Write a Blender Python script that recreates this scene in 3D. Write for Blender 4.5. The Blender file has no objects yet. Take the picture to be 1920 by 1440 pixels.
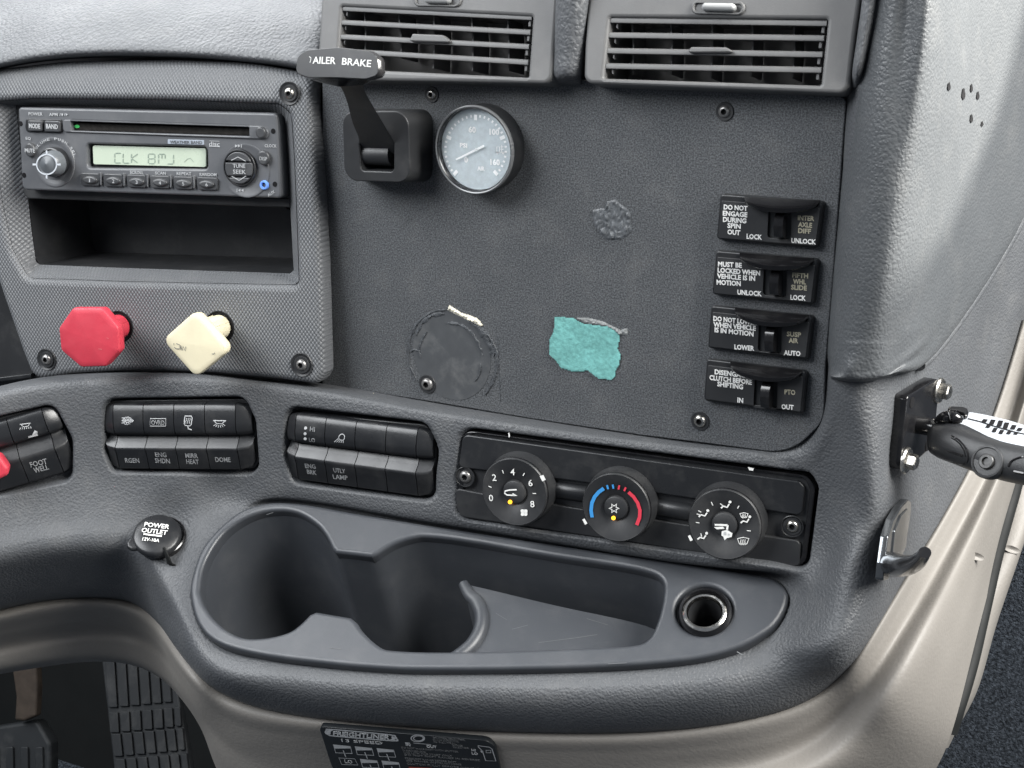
import bpy, math, random
import numpy as np
from mathutils import Vector, Matrix
random.seed(4); RNG = np.random.default_rng(4)
R = math.radians
scene = bpy.context.scene
COL = scene.collection

# ------------------------------------------------------------------ camera
# The world is laid out in the flat switch panel's own axes: X along it to the
# right, Z up it, Y into it.  A photo pixel becomes a point by meeting a plane.
FPX, CX, CY = 2600.0, 960.0, 720.0
def nrm(v):
    v = np.asarray(v, float); return v / np.linalg.norm(v)
aR = nrm((5210, 700, -2600)); aD = np.array((30, 8087, 2600.0)); aD = nrm(aD - aR * (aD @ aR)); aN = np.cross(aR, aD)
AX = np.stack([aR, aN, -aD])                      # rows: world X, Y, Z in camera (x right, y down, z ahead)
p0 = 0.90 * np.array(((885 - CX) / FPX, (280 - CY) / FPX, 1.0))
CAM = -(AX @ p0)                                  # the gauge's foot is the world's origin
def ray(px, py): return AX @ np.array(((px - CX) / FPX, (py - CY) / FPX, 1.0))
def project(P):
    c = (np.asarray(P) - CAM) @ AX
    return np.stack([CX + FPX * c[..., 0] / c[..., 2], CY + FPX * c[..., 1] / c[..., 2]], -1)
def P(px, py, o=0.0):                             # point o metres proud of the switch panel's plane
    d = ray(px, py); return CAM + d * ((-o - CAM[1]) / d[1])
cam = bpy.data.cameras.new('camera'); cam.sensor_width = 36; cam.lens = 36 * FPX / 1920
cam.clip_start = .02; cam.clip_end = 50
cob = bpy.data.objects.new('camera', cam); COL.objects.link(cob)
m = Matrix.Identity(4)
for i in range(3):
    m[i][0], m[i][1], m[i][2], m[i][3] = AX[i][0], -AX[i][1], -AX[i][2], CAM[i]
cob.matrix_world = m; scene.camera = cob

# ------------------------------------------------------------------ light
w = bpy.data.worlds.new('World'); scene.world = w; w.use_nodes = True
bg = w.node_tree.nodes['Background']; bg.inputs[0].default_value = (.68, .75, .87, 1); bg.inputs[1].default_value = .20
def area(name, loc, target, sx, sy, power, col):
    l = bpy.data.lights.new(name, 'AREA'); l.shape = 'RECTANGLE'; l.size = sx; l.size_y = sy; l.energy = power; l.color = col
    o = bpy.data.objects.new(name, l); COL.objects.link(o); o.location = loc
    o.rotation_euler = (Vector(target) - Vector(loc)).to_track_quat('-Z', 'Y').to_euler(); return o
area('windshield_light', (-.42, .46, .85), (-.05, -.02, -.1), 1.9, .75, 36, (.96, .98, 1)).rotation_euler.rotate_axis('Z', 0)
area('driver_window_light', (-.85, -1.05, .95), (0, 0, -.05), 1.3, .9, 40, (.95, .975, 1))
area('passenger_window_light', (1.25, -.02, .80), (.25, -.03, -.05), 1.0, .9, 84, (1, .985, .95))
sl_ = bpy.data.lights.new('window_sunlight', 'SPOT'); sl_.energy = 240; sl_.color = (1, .96, .88); sl_.spot_size = R(17); sl_.spot_blend = .06; sl_.shadow_soft_size = .012
so_ = bpy.data.objects.new('window_sunlight', sl_); COL.objects.link(so_); so_.location = (1.1, .32, .78); so_.rotation_euler = (Vector((.29, .055, .165)) - so_.location).to_track_quat('-Z', 'Y').to_euler()
scene.view_settings.view_transform = 'Standard'; scene.view_settings.look = 'None'
scene.view_settings.exposure = 0.12; scene.view_settings.gamma = 1

# ------------------------------------------------------------------ materials
MAT = {}
def M(name, col, rough=.5, spec=.5, metal=0, bump=(), var=.1, vscale=9, rvar=.08, coat=0, speck=None, emit=0, dust=0):
    mt = bpy.data.materials.new(name); mt.use_nodes = True; nt = mt.node_tree; N = nt.nodes; L = nt.links
    b = N['Principled BSDF']; b.inputs['Roughness'].default_value = rough; b.inputs['Metallic'].default_value = metal
    b.inputs['Specular IOR Level'].default_value = spec; b.inputs['Coat Weight'].default_value = coat; b.inputs['Coat Roughness'].default_value = .12
    tc = N.new('ShaderNodeTexCoord'); co = tc.outputs['Object']
    def mth(op, a, c=None, v=None):
        q = N.new('ShaderNodeMath'); q.operation = op
        for i, s in enumerate((a, c)):
            if s is None: continue
            if isinstance(s, (int, float)): q.inputs[i].default_value = s
            else: L.new(s, q.inputs[i])
        return q.outputs[0]
    def noise(sc, det=3, ro=.55):
        q = N.new('ShaderNodeTexNoise'); q.inputs['Scale'].default_value = sc; q.inputs['Detail'].default_value = det; q.inputs['Roughness'].default_value = ro
        L.new(co, q.inputs['Vector']); return q.outputs[0]
    def ramp(s, a, c0, c, c1):
        q = N.new('ShaderNodeValToRGB'); e = q.color_ramp.elements; e[0].position = a; e[1].position = c
        e[0].color = (*c0, 1); e[1].color = (*c1, 1); L.new(s, q.inputs[0]); return q.outputs[0]
    c = np.array(col, float)
    colout = ramp(noise(vscale, 5), .3, tuple(c * (1 - var)), .7, tuple(c * (1 + var)))
    def mix(fac, a, bcol):
        q = N.new('ShaderNodeMix'); q.data_type = 'RGBA'
        L.new(fac, q.inputs[0]); L.new(a, q.inputs[6]); q.inputs[7].default_value = (*bcol, 1); return q.outputs[2]
    if speck:                                      # fine two-tone speckle (scale, dark multiplier, light multiplier)
        sc, lo, hi = speck
        q = N.new('ShaderNodeMix'); q.data_type = 'RGBA'; q.blend_type = 'MULTIPLY'; q.inputs[0].default_value = 1
        L.new(colout, q.inputs[6]); L.new(ramp(noise(sc, 2, .7), .38, (lo,) * 3, .66, (hi,) * 3), q.inputs[7]); colout = q.outputs[2]
    if dust:
        f = mth('MULTIPLY', ramp(noise(38, 6, .7), .5, (0, 0, 0), .78, (1, 1, 1)), dust)
        colout = mix(f, colout, (.34, .33, .31))
    L.new(colout, b.inputs['Base Color'])
    if rvar:
        rr = N.new('ShaderNodeMapRange'); L.new(noise(vscale * 2.3, 5, .65), rr.inputs[0]); rr.inputs[1].default_value = .3; rr.inputs[2].default_value = .7
        rr.inputs[3].default_value = max(.03, rough - rvar); rr.inputs[4].default_value = min(1, rough + rvar); L.new(rr.outputs[0], b.inputs['Roughness'])
    prev = None
    for kind, sz, dist in bump:
        if kind == 'leather':
            wv = N.new('ShaderNodeTexNoise'); wv.inputs['Scale'].default_value = .6 / sz; L.new(co, wv.inputs['Vector'])
            va = N.new('ShaderNodeVectorMath'); va.operation = 'MULTIPLY_ADD'; L.new(wv.outputs['Color'], va.inputs[0])
            va.inputs[1].default_value = (sz * 1.1,) * 3; L.new(co, va.inputs[2])
            q = N.new('ShaderNodeTexVoronoi'); q.feature = 'SMOOTH_F1'; q.inputs['Scale'].default_value = 1 / sz; q.inputs['Smoothness'].default_value = .35
            L.new(va.outputs[0], q.inputs['Vector'])
            h = mth('ADD', mth('SUBTRACT', 1.0, q.outputs['Distance']), mth('MULTIPLY', noise(2.2 / sz, 2), .35))
        elif kind == 'hatch':
            sp = N.new('ShaderNodeSeparateXYZ'); L.new(co, sp.inputs[0])
            k = 2 * math.pi / sz
            u = mth('MULTIPLY', mth('ADD', sp.outputs[0], mth('MULTIPLY', sp.outputs[1], .75)), k)
            v = mth('MULTIPLY', mth('SUBTRACT', mth('MULTIPLY', sp.outputs[1], .75), sp.outputs[0]), k)
            h = mth('ADD', mth('ABSOLUTE', mth('SINE', mth('MULTIPLY', u, .5))), mth('ABSOLUTE', mth('SINE', mth('MULTIPLY', v, .5))))
            h = mth('MULTIPLY', h, .5)
        else:
            h = noise(1 / sz, 4, .6)
        q = N.new('ShaderNodeBump'); q.inputs['Strength'].default_value = 1; q.inputs['Distance'].default_value = dist
        L.new(h, q.inputs['Height'])
        if prev: L.new(prev, q.inputs['Normal'])
        prev = q.outputs[0]
    if prev: L.new(prev, b.inputs['Normal'])
    if emit:
        b.inputs['Emission Color'].default_value = (*col, 1); b.inputs['Emission Strength'].default_value = emit
    MAT[name] = mt; return mt

LEATHER = M('grained_vinyl', (.076, .080, .086), .52, .45, bump=[('leather', .0018, .00042)], var=.08, rvar=.07, dust=.10)
PAD = M('pad_vinyl', (.080, .084, .090), .52, .5, bump=[('leather', .0024, .0005)], var=.06, rvar=.06, dust=.10)
SMOOTH = M('side_plastic', (.075, .085, .10), .5, .5, bump=[('noise', .0016, .00018)], var=.07, rvar=.06, dust=.12)
PANEL = M('speckled_panel', (.078, .082, .087), .5, .45, bump=[('noise', .0007, .00003)], var=.05, speck=(980, .48, 1.8), rvar=.07, dust=.12)
HATCH = M('crosshatch_plastic', (.125, .130, .137), .46, .5, bump=[('hatch', .0028, .0006)], var=.05, rvar=.05, dust=.10)
VENT = M('vent_plastic', (.118, .118, .118), .5, .5, bump=[('noise', .0008, .00008)], var=.05, rvar=.06, dust=.12)
TRAY = M('tray_plastic', (.044, .048, .055), .40, .5, bump=[('noise', .0007, .00008)], var=.06, rvar=.06, dust=.06)
TAN = M('tan_plastic', (.185, .173, .158), .55, .45, bump=[('noise', .0016, .00016), ('leather', .0030, .00010)], var=.05, rvar=.05, dust=.05)
BLACK = M('black_plastic', (.015, .016, .018), .33, .5, bump=[('noise', .0006, .00003)], var=.15, rvar=.10, dust=.07)
SATIN = M('satin_black', (.023, .024, .026), .45, .5, bump=[('noise', .0006, .00004)], var=.15, rvar=.10, dust=.08)
GLOSS = M('gloss_black', (.008, .008, .009), .16, .5, var=.2, rvar=.08, dust=.05, coat=.2)
VOID = M('dark_void', (.006, .006, .007), .8, .2, var=.2)
RADIO = M('radio_plastic', (.10, .104, .112), .42, .5, bump=[('noise', .0006, .00005)], var=.08, rvar=.07, dust=.14)
BUTTON = M('radio_button', (.052, .054, .058), .35, .5, var=.1, rvar=.08, dust=.12)
RED = M('red_plastic', (.52, .040, .065), .5, .5, bump=[('noise', .0012, .00005)], var=.08, rvar=.1, vscale=60)
CREAM = M('cream_plastic', (.72, .655, .47), .42, .5, bump=[('noise', .0012, .00005)], var=.05, rvar=.1, vscale=60)
STEEL = M('zinc_steel', (.55, .53, .49), .28, .5, 1, var=.2, rvar=.12, vscale=200)
DKSTEEL = M('black_steel', (.26, .255, .25), .35, .5, .7, var=.2, rvar=.1, vscale=200)
CHROME = M('sleeve_chrome', (.72, .70, .66), .2, .5, 1, var=.1, rvar=.08, vscale=150)
SMOKE = M('dark_chrome', (.16, .17, .18), .14, .5, .85, var=.1, rvar=.05, vscale=80)
DIAL = M('dial_face', (.53, .585, .60), .55, .3, var=.04, vscale=190, rvar=.1, speck=(330, .93, 1.06))
WHITE = M('white_print', (.76, .76, .74), .55, .3, var=.06, vscale=300)
GREYINK = M('grey_print', (.44, .45, .46), .55, .3, var=.1, vscale=300)
DULLINK = M('dull_print', (.36, .34, .26), .6, .3, var=.1, vscale=300)
FAINT = M('embossed_print', (.12, .125, .13), .6, .3, var=.1, vscale=300)
LCD = M('lcd_glass', (.50, .57, .46), .25, .5, var=.05, vscale=20, emit=.0)
LCDINK = M('lcd_segment', (.24, .30, .25), .4, .3)
BLUE = M('blue_print', (.045, .27, .62), .5, .4)
REDINK = M('red_print', (.62, .045, .075), .5, .4)
AMBER = M('amber_lamp', (1, .42, .02), .4, .4, emit=2.6)
GREEN = M('green_lamp', (.05, .4, .10), .4, .4, emit=.25)
TEAL = M('teal_paper', (.17, .42, .395), .85, .2, bump=[('noise', .004, .0005), ('noise', .0009, .0002)], var=.20, vscale=60, speck=(500, .90, 1.10))
PAPER = M('torn_paper', (.70, .66, .55), .85, .2, bump=[('noise', .0014, .0006)], var=.15, vscale=200)
LINT = M('grey_lint', (.26, .27, .27), .9, .2, bump=[('noise', .0008, .0006)], var=.3, vscale=400)
GLUE = M('old_adhesive', (.066, .071, .078), .55, .4, bump=[('noise', .002, .0007)], var=.3, vscale=150)
FOIL = M('clear_film', (.105, .112, .12), .40, .5, bump=[('noise', .003, .0006)], var=.3, vscale=200)
BOLTM = M('bolt_black', (.05, .05, .05), .4, .5, .6, var=.2, rvar=.1, vscale=200)
RUBBER = M('black_rubber', (.007, .008, .008), .7, .3, var=.2)
ARM = M('arm_composite', (.020, .021, .023), .42, .5, bump=[('noise', .0008, .00012)], var=.12, rvar=.1, dust=.06)
PEDALM = M('pedal_rubber', (.015, .017, .019), .6, .4, bump=[('noise', .001, .0001)], var=.15, dust=.10)
CARPET = M('floor_carpet', (.060, .070, .085), .95, .1, bump=[('noise', .004, .006), ('noise', .0016, .002)], var=.35, vscale=180, speck=(300, .5, 1.7))
BRASSY = M('rusty_steel', (.045, .034, .026), .7, .3, var=.3, vscale=70)
PLACARD = M('placard_film', (.010, .012, .014), .35, .5, var=.1)

# ------------------------------------------------------------------ object helpers
def tag(o, label=None, cat=None, group=None, kind=None):
    for k, v in (('label', label), ('category', cat), ('group', group), ('kind', kind)):
        if v: o[k] = v
    return o
def link(name, me, mt, parent=None, smooth=35):
    if mt and not me.materials: me.materials.append(mt)
    if smooth:
        me.shade_smooth()
        if smooth < 180: me.set_sharp_from_angle(angle=R(smooth))
    o = bpy.data.objects.new(name, me); COL.objects.link(o)
    if parent: o.parent = parent
    return o
def mesh(name, V, Fc):
    me = bpy.data.meshes.new(name); me.from_pydata([tuple(map(float, v)) for v in V], [], [tuple(f) for f in Fc]); me.update(); return me
def grid_mesh(name, G, keep=None):
    n, k, _ = G.shape; me = bpy.data.meshes.new(name)
    idx = np.arange(n * k).reshape(n, k)
    q = np.stack([idx[:-1, :-1], idx[:-1, 1:], idx[1:, 1:], idx[1:, :-1]], -1).reshape(-1, 4)
    if keep is not None: q = q[keep[q].all(1)]
    me.vertices.add(n * k); me.vertices.foreach_set('co', G.reshape(-1).astype(np.float32))
    me.loops.add(q.size); me.loops.foreach_set('vertex_index', q.reshape(-1).astype(np.int32))
    me.polygons.add(len(q)); me.polygons.foreach_set('loop_start', (np.arange(len(q)) * 4).astype(np.int32))
    me.update(calc_edges=True); me.validate(); return me

class Fr:
    """A local frame: u along ex, v along ev, h out of the surface along eh."""
    def __init__(s, o, ex, eh):
        s.o = np.asarray(o, float); s.eh = nrm(eh); ex = np.asarray(ex, float); s.ex = nrm(ex - s.eh * (ex @ s.eh)); s.ev = np.cross(s.eh, s.ex)
    @classmethod
    def turn(c, px, py, o=0, yaw=0, tilt=0, to=None):
        a, t = R(yaw), R(tilt); rot = np.array(((math.cos(a), -math.sin(a), 0), (math.sin(a), math.cos(a), 0), (0, 0, 1)))
        f = c(P(px, py, o), rot @ np.array((1.0, 0, 0)), rot @ np.array((0, -math.cos(t), math.sin(t))))
        return f.roll(to) if to else f
    @classmethod
    def pts(c, a, b, d, o=None):                   # plane through a (left), b (right), d (below)
        a, b, d = map(np.asarray, (a, b, d)); eh = np.cross(d - a, b - a); return c(a if o is None else o, b - a, eh)
    def roll(s, to, frm=None):
        a = s.uv(*(frm or project(s.o))); b = s.uv(*to)
        return Fr(s.o, s.ex * (b[0] - a[0]) + s.ev * (b[1] - a[1]), s.eh)
    def hit(s, px, py, h=0):
        d = ray(px, py); q = s.o + s.eh * h; return CAM + d * (((q - CAM) @ s.eh) / (d @ s.eh))
    def uv(s, px, py, h=0):
        r = s.hit(px, py, h) - s.o; return np.array((r @ s.ex, r @ s.ev))
    def w(s, u, v, h=0): return s.o + s.ex * u + s.ev * v + s.eh * h
    def loc(s, p):
        r = np.asarray(p) - s.o; return np.array((r @ s.ex, r @ s.ev, r @ s.eh))
    def q(s, pts, h=0): return [s.uv(*p, h) for p in pts]
    def sc(s, px, py, h=0): return float(np.linalg.norm(s.uv(px, py + 1, h) - s.uv(px, py, h)))
    def up(s, px, py, h=0):                        # same frame moved so that its origin lies under this pixel at height h
        return Fr(s.hit(px, py, h), s.ex, s.eh)
    @property
    def mat(s):
        m = Matrix.Identity(4)
        for i in range(3): m[i][0], m[i][1], m[i][2], m[i][3] = s.ex[i], s.ev[i], s.eh[i], s.o[i]
        return m
def thing(name, label, cat, fr=None, group=None):
    o = bpy.data.objects.new(name, None); o.empty_display_size = .01; COL.objects.link(o)
    if fr is not None: o.matrix_world = fr.mat
    return tag(o, label, cat, group)

def circ(cx, cy, rx, ry=None, n=48):
    ry = ry or rx; return [np.array((cx + rx * math.cos(2 * math.pi * i / n), cy + ry * math.sin(2 * math.pi * i / n))) for i in range(n)]
def rpoly(pts, r, n=6):                            # fillet the corners of a polygon
    pts = [np.asarray(p, float) for p in pts]; out = []; k = len(pts)
    for i, p in enumerate(pts):
        rr = r[i] if isinstance(r, (list, tuple)) else r
        a, b = pts[i - 1] - p, pts[(i + 1) % k] - p; la, lb = np.linalg.norm(a), np.linalg.norm(b); a, b = a / la, b / lb
        ang = math.acos(max(-1, min(1, a @ b)))
        if rr <= 0 or ang > R(176): out.append(p); continue
        t = min(rr / math.tan(ang / 2), .48 * la, .48 * lb); rr = t * math.tan(ang / 2)
        c = p + nrm(a + b) * (rr / math.sin(ang / 2)); s, e = p + a * t - c, p + b * t - c
        for j in range(n + 1):
            d = s * (1 - j / n) + e * (j / n); out.append(c + nrm(d) * rr)
    return out
def spl(pts, n=8, closed=False):                   # smooth curve through points
    Pn = [np.asarray(p, float) for p in pts]; k = len(Pn); out = []
    g = (lambda i: Pn[i % k]) if closed else (lambda i: Pn[max(0, min(k - 1, i))])
    for i in range(k if closed else k - 1):
        a, b, c, d = g(i - 1), g(i), g(i + 1), g(i + 2)
        for j in range(n):
            t = j / n; out.append(.5 * (2 * b + (c - a) * t + (2 * a - 5 * b + 4 * c - d) * t * t + (3 * b - a - 3 * c + d) * t ** 3))
    if not closed: out.append(Pn[-1])
    return out
def plate_mesh(loops, h0, h1, bev=0.0, bres=2):
    cu = bpy.data.curves.new('c', 'CURVE'); cu.dimensions = '2D'; cu.fill_mode = 'BOTH'
    for lp in loops:
        sp = cu.splines.new('POLY'); sp.points.add(len(lp) - 1); sp.use_cyclic_u = True
        for i, p in enumerate(lp): sp.points[i].co = (float(p[0]), float(p[1]), 0, 1)
    cu.extrude = max(1e-6, (h1 - h0) / 2 - bev); cu.bevel_depth = bev; cu.bevel_resolution = bres; cu.offset = -bev
    ob = bpy.data.objects.new('c', cu); me = bpy.data.meshes.new_from_object(ob); bpy.data.objects.remove(ob); bpy.data.curves.remove(cu)
    me.transform(Matrix.Translation((0, 0, (h0 + h1) / 2))); return me
def plate(name, loops, h0, h1, bev, mt, parent, bres=2, smooth=35):
    me = plate_mesh(loops, h0, h1, bev, bres); me.name = name; return link(name, me, mt, parent, smooth)
def lathe(name, prof, mt, parent, c=(0, 0), n=40, sx=1, smooth=40, ang=0):
    k = len(prof); V = []; Fc = []
    for j in range(n):
        a = 2 * math.pi * j / n + ang
        for r, h in prof: V.append((c[0] + sx * r * math.cos(a), c[1] + r * math.sin(a), h))
    for j in range(n):
        for i in range(k - 1): Fc.append((j * k + i, ((j + 1) % n) * k + i, ((j + 1) % n) * k + i + 1, j * k + i + 1))
    return link(name, mesh(name, V, Fc), mt, parent, smooth)
def tube_mesh(pts, rad, n=12, cap=True, flat=None):
    pts = [np.asarray(p, float) for p in pts]; V = []; Fc = []; k = len(pts); ref = np.array((0.03, .12, 1.0)) if flat is None else np.asarray(flat, float)
    for i, p in enumerate(pts):
        t = nrm(pts[min(k - 1, i + 1)] - pts[max(0, i - 1)]); a = nrm(np.cross(t, ref)); b = np.cross(a, t)
        r = rad[i] if isinstance(rad, list) else rad
        ra, rb = r if isinstance(r, (list, tuple)) else (r, r)
        for j in range(n):
            th = 2 * math.pi * j / n; V.append(p + a * ra * math.cos(th) + b * rb * math.sin(th))
    for i in range(k - 1):
        for j in range(n): Fc.append((i * n + j, i * n + (j + 1) % n, (i + 1) * n + (j + 1) % n, (i + 1) * n + j))
    if cap: Fc += [tuple(range(n))[::-1], tuple((k - 1) * n + j for j in range(n))]
    return mesh('tube', V, Fc)
def tube(name, pts, rad, mt, parent=None, n=12, smooth=45, flat=None):
    me = tube_mesh(pts, rad, n, flat=flat); me.name = name; return link(name, me, mt, parent, smooth)
def prism_u(name, prof, u0, u1, mt, parent, smooth=40):   # (v, h) profile swept along u
    k = len(prof); V = [(u0, v, h) for v, h in prof] + [(u1, v, h) for v, h in prof]
    Fc = [(i, (i + 1) % k, k + (i + 1) % k, k + i) for i in range(k)] + [tuple(range(k))[::-1], tuple(range(k, 2 * k))]
    return link(name, mesh(name, V, Fc), mt, parent, smooth)
def bridge(name, A, B, mt, parent, mid=None, smooth=60, extra=()):   # closed ribbon between equal loops of 3-D points
    rows = [A, *extra, B]; k = len(A); V = [p for r in rows for p in r]; Fc = []
    for i in range(len(rows) - 1):
        for j in range(k): Fc.append((i * k + j, i * k + (j + 1) % k, (i + 1) * k + (j + 1) % k, (i + 1) * k + j))
    return link(name, mesh(name, V, Fc), mt, parent, smooth)
def resample(lp, n):
    lp = [np.asarray(p, float) for p in lp] + [np.asarray(lp[0], float)]; d = np.r_[0, np.cumsum([np.linalg.norm(lp[i + 1] - lp[i]) for i in range(len(lp) - 1)])]
    t = np.linspace(0, d[-1], n, endpoint=False); A = np.array(lp); return [np.array([np.interp(x, d, A[:, i]) for i in range(A.shape[1])]) for x in t]

TXT = {}
def text_me(s, bold):
    key = (s, bold)
    if key not in TXT:
        cu = bpy.data.curves.new('t', 'FONT'); cu.body = s; cu.size = 1; cu.offset = bold; cu.resolution_u = 2; cu.extrude = 0.008
        ob = bpy.data.objects.new('t', cu); me = bpy.data.meshes.new_from_object(ob)
        V = np.array([v.co[:] for v in me.vertices]); F_ = [tuple(p.vertices) for p in me.polygons]
        bpy.data.objects.remove(ob); bpy.data.curves.remove(cu); bpy.data.meshes.remove(me)
        V[:, 0] -= V[:, 0].min(); W = V[:, 0].max(); TXT[key] = (V, F_, W)
    return TXT[key]
class Ink:
    """Flat print on a frame, given where the photograph shows it."""
    def __init__(s, fr, h, cv=lambda x, y: (x, y), bold=.02): s.fr, s.h, s.cv, s.bold, s.V, s.F = fr, h, cv, bold, [], []
    def add(s, V, Fc):
        b = len(s.V); s.V += [tuple(v) for v in V]; s.F += [tuple(i + b for i in f) for f in Fc]
    def text(s, body, x0, y0, x1, y1, ht, bold=None, ital=0):   # middle of left end to middle of right end, capital height
        V, Fc, W = text_me(body, s.bold if bold is None else bold); a, b = s.fr.uv(*s.cv(x0, y0), s.h), s.fr.uv(*s.cv(x1, y1), s.h)
        e = (b - a); n = nrm(np.array((-e[1], e[0]))); mx, my = s.cv((x0 + x1) / 2, (y0 + y1) / 2); k = abs(s.cv(0, 1)[1] - s.cv(0, 0)[1])
        hh = ht * k * s.fr.sc(mx, my, s.h)
        out = [(*(a + e * (v[0] / W + ital * (v[1] - .36) * hh / .72 / np.linalg.norm(e)) + n * ((v[1] - .36) * hh / .72)), s.h + .00012 * (1 if v[2] > 0 else 0)) for v in V]
        s.add(out, Fc); return s
    def line(s, pts, wd, closed=False):
        uv = [s.fr.uv(*s.cv(*p), s.h) for p in pts]; k = abs(s.cv(0, 1)[1] - s.cv(0, 0)[1]); wd = wd * k * s.fr.sc(*s.cv(*pts[0]), s.h) / 2; n = len(uv); V = []
        for i, p in enumerate(uv):
            a, b = (uv[i - 1] if closed or i else uv[i]), (uv[(i + 1) % n] if closed or i < n - 1 else uv[i]); t = nrm(b - a) if np.linalg.norm(b - a) > 0 else np.array((1, 0)); q = np.array((-t[1], t[0])) * wd
            V += [(*(p + q), s.h + .0001), (*(p - q), s.h + .0001)]
        Fc = [(2 * i, 2 * i + 1, 2 * ((i + 1) % n) + 1, 2 * ((i + 1) % n)) for i in range(n if closed else n - 1)]; s.add(V, Fc); return s
    def poly(s, pts):
        V = [(*s.fr.uv(*s.cv(*p), s.h), s.h + .0001) for p in pts]; s.add(V, [tuple(range(len(V)))]); return s
    def disc(s, x, y, r, n=16, ry=None): return s.poly([(x + r * math.cos(6.2832 * i / n), y - (ry or r) * math.sin(6.2832 * i / n)) for i in range(n)])
    def ring(s, x, y, r, wd, a0=0, a1=360, n=28, ry=None):
        full = a1 - a0 >= 360; return s.line([(x + r * math.cos(R(a0 + (a1 - a0) * i / n)), y - (ry or r) * math.sin(R(a0 + (a1 - a0) * i / n))) for i in range(n if full else n + 1)], wd, full)
    def box(s, x0, y0, x1, y1, wd): return s.line([(x0, y0), (x1, y0), (x1, y1), (x0, y1)], wd, True)
    def out(s, name, mt, parent): return link(name, mesh(name, s.V, s.F), mt, parent, 0)

def torx(parent, fr, px, py, rpx, h, mt, washer=True, wmt=None):
    """A button-head screw with a six-lobed socket, on a washer: child of the piece it fixes."""
    c = fr.uv(px, py, h); k = fr.sc(px, py, h); r = rpx * k
    prof = [(r * .42, h + r * .20), (r * .45, h + r * .62), (r * .62, h + r * .60), (r * .82, h + r * .46), (r * .95, h + r * .22), (r, h)]
    s = lathe('screw', prof, mt, parent, c, 24)
    star = [np.array((c[0] + r * (.44 if i % 2 else .36) * math.cos(i * math.pi / 6), c[1] + r * (.44 if i % 2 else .36) * math.sin(i * math.pi / 6))) for i in range(12)]
    link('socket', mesh('socket', [(*c, h + r * .1)] + [(*p, h + r * .22) for p in star] + [(c[0] + r * .46 * math.cos(i * math.pi / 6), c[1] + r * .46 * math.sin(i * math.pi / 6), h + r * .6) for i in range(12)],
         [(0, 1 + i, 1 + (i + 1) % 12) for i in range(12)] + [(1 + i, 13 + i, 13 + (i + 1) % 12, 1 + (i + 1) % 12) for i in range(12)]), VOID, s, 0)
    if washer: lathe('washer', [(r * .9, h + .0008), (r * 1.38, h + .0009), (r * 1.45, h + .0003), (r * 1.45, h - .001)], wmt or SATIN, s, c, 28)
    return s

def hermite(C, cnt):                               # C (..., k, 3) control points, cnt samples per interval
    k = C.shape[-2]; d = np.linalg.norm(np.diff(C, axis=-2), axis=-1) ** .5 + 1e-6; sl = np.diff(C, axis=-2) / d[..., None]; T = np.zeros_like(C)
    T[..., 0, :] = sl[..., 0, :]; T[..., -1, :] = sl[..., -1, :]
    for i in range(1, k - 1):
        a, b = d[..., i - 1, None], d[..., i, None]; T[..., i, :] = (sl[..., i - 1, :] * b + sl[..., i, :] * a) / (a + b)
    out = []
    for i in range(k - 1):
        for j in range(cnt[i] + (1 if i == k - 2 else 0)):
            t = j / cnt[i]; h = d[..., i, None]
            out.append((2 * t ** 3 - 3 * t * t + 1) * C[..., i, :] + (t ** 3 - 2 * t * t + t) * h * T[..., i, :] + (-2 * t ** 3 + 3 * t * t) * C[..., i + 1, :] + (t ** 3 - t * t) * h * T[..., i + 1, :])
    return np.stack(out, -2)
def loft(stations, ct, cs):                        # stations: lists of world points; returns grid [along, across]
    A = hermite(np.array(stations, float), ct); return hermite(A.transpose(1, 0, 2), cs).transpose(1, 0, 2)
def sdf(pts, poly):                                # signed distance in pixels (negative inside)
    poly = np.array(poly, float); d = np.full(len(pts), 1e9); ins = np.zeros(len(pts), bool)
    for i in range(len(poly)):
        a, b = poly[i - 1], poly[i]; e = b - a; t = np.clip(((pts - a) @ e) / (e @ e + 1e-9), 0, 1); d = np.minimum(d, np.linalg.norm(pts - a - t[:, None] * e, axis=1))
        c = (a[1] > pts[:, 1]) != (b[1] > pts[:, 1])
        with np.errstate(divide='ignore', invalid='ignore'): x = (b[0] - a[0]) * (pts[:, 1] - a[1]) / (b[1] - a[1]) + a[0]
        ins ^= c & (pts[:, 0] < x)
    return np.where(ins, -d, d)

# ------------------------------------------------------------------ the dashboard shell
TF = Fr.turn(755, 985, .030, yaw=8, tilt=56)       # plane of the cup holder's rim
def T(px, py, dh=0.0): return TF.hit(px, py, dh)
def To(px, py): return -T(px, py)[1]
_ox = [-60, 0, 150, 300, 450, 640, 800, 1000, 1300, 1560]; _oo = [.132, .114, .080, .056, .040, .028, .023, .016, .006, .0]
def ot(px): return float(np.interp(px, _ox, _oo))
def below_tray(crest, bound):                      # roll from the tray's outer crest down to the tan edge
    (xc, yc), (xb, yb) = crest, bound; oc = To(xc, yc) - .001; f = lambda t: (xc + (xb - xc) * t, yc + (yb - yc) * t)
    return [P(*f(.12), oc), P(*f(.45), oc + .001), P(*f(.98), oc - .010), P(xb, yb + 8, oc - .04)]
def station(edge, front, mid, end, tray0, tray1, crest, bound):
    e = ot(edge[0]); dn = .012 if edge[0] < 620 else .006
    return [P(edge[0], edge[1] - 2, (e - .03) if edge[0] < 620 else -.005), P(front[0], front[1] - 7, e - .004), P(*front, e), P(*mid, e + .005), P(*end, e + .009),
            T(*tray0, -.003), T(*tray1, -.003)] + below_tray(crest, bound)
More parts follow.
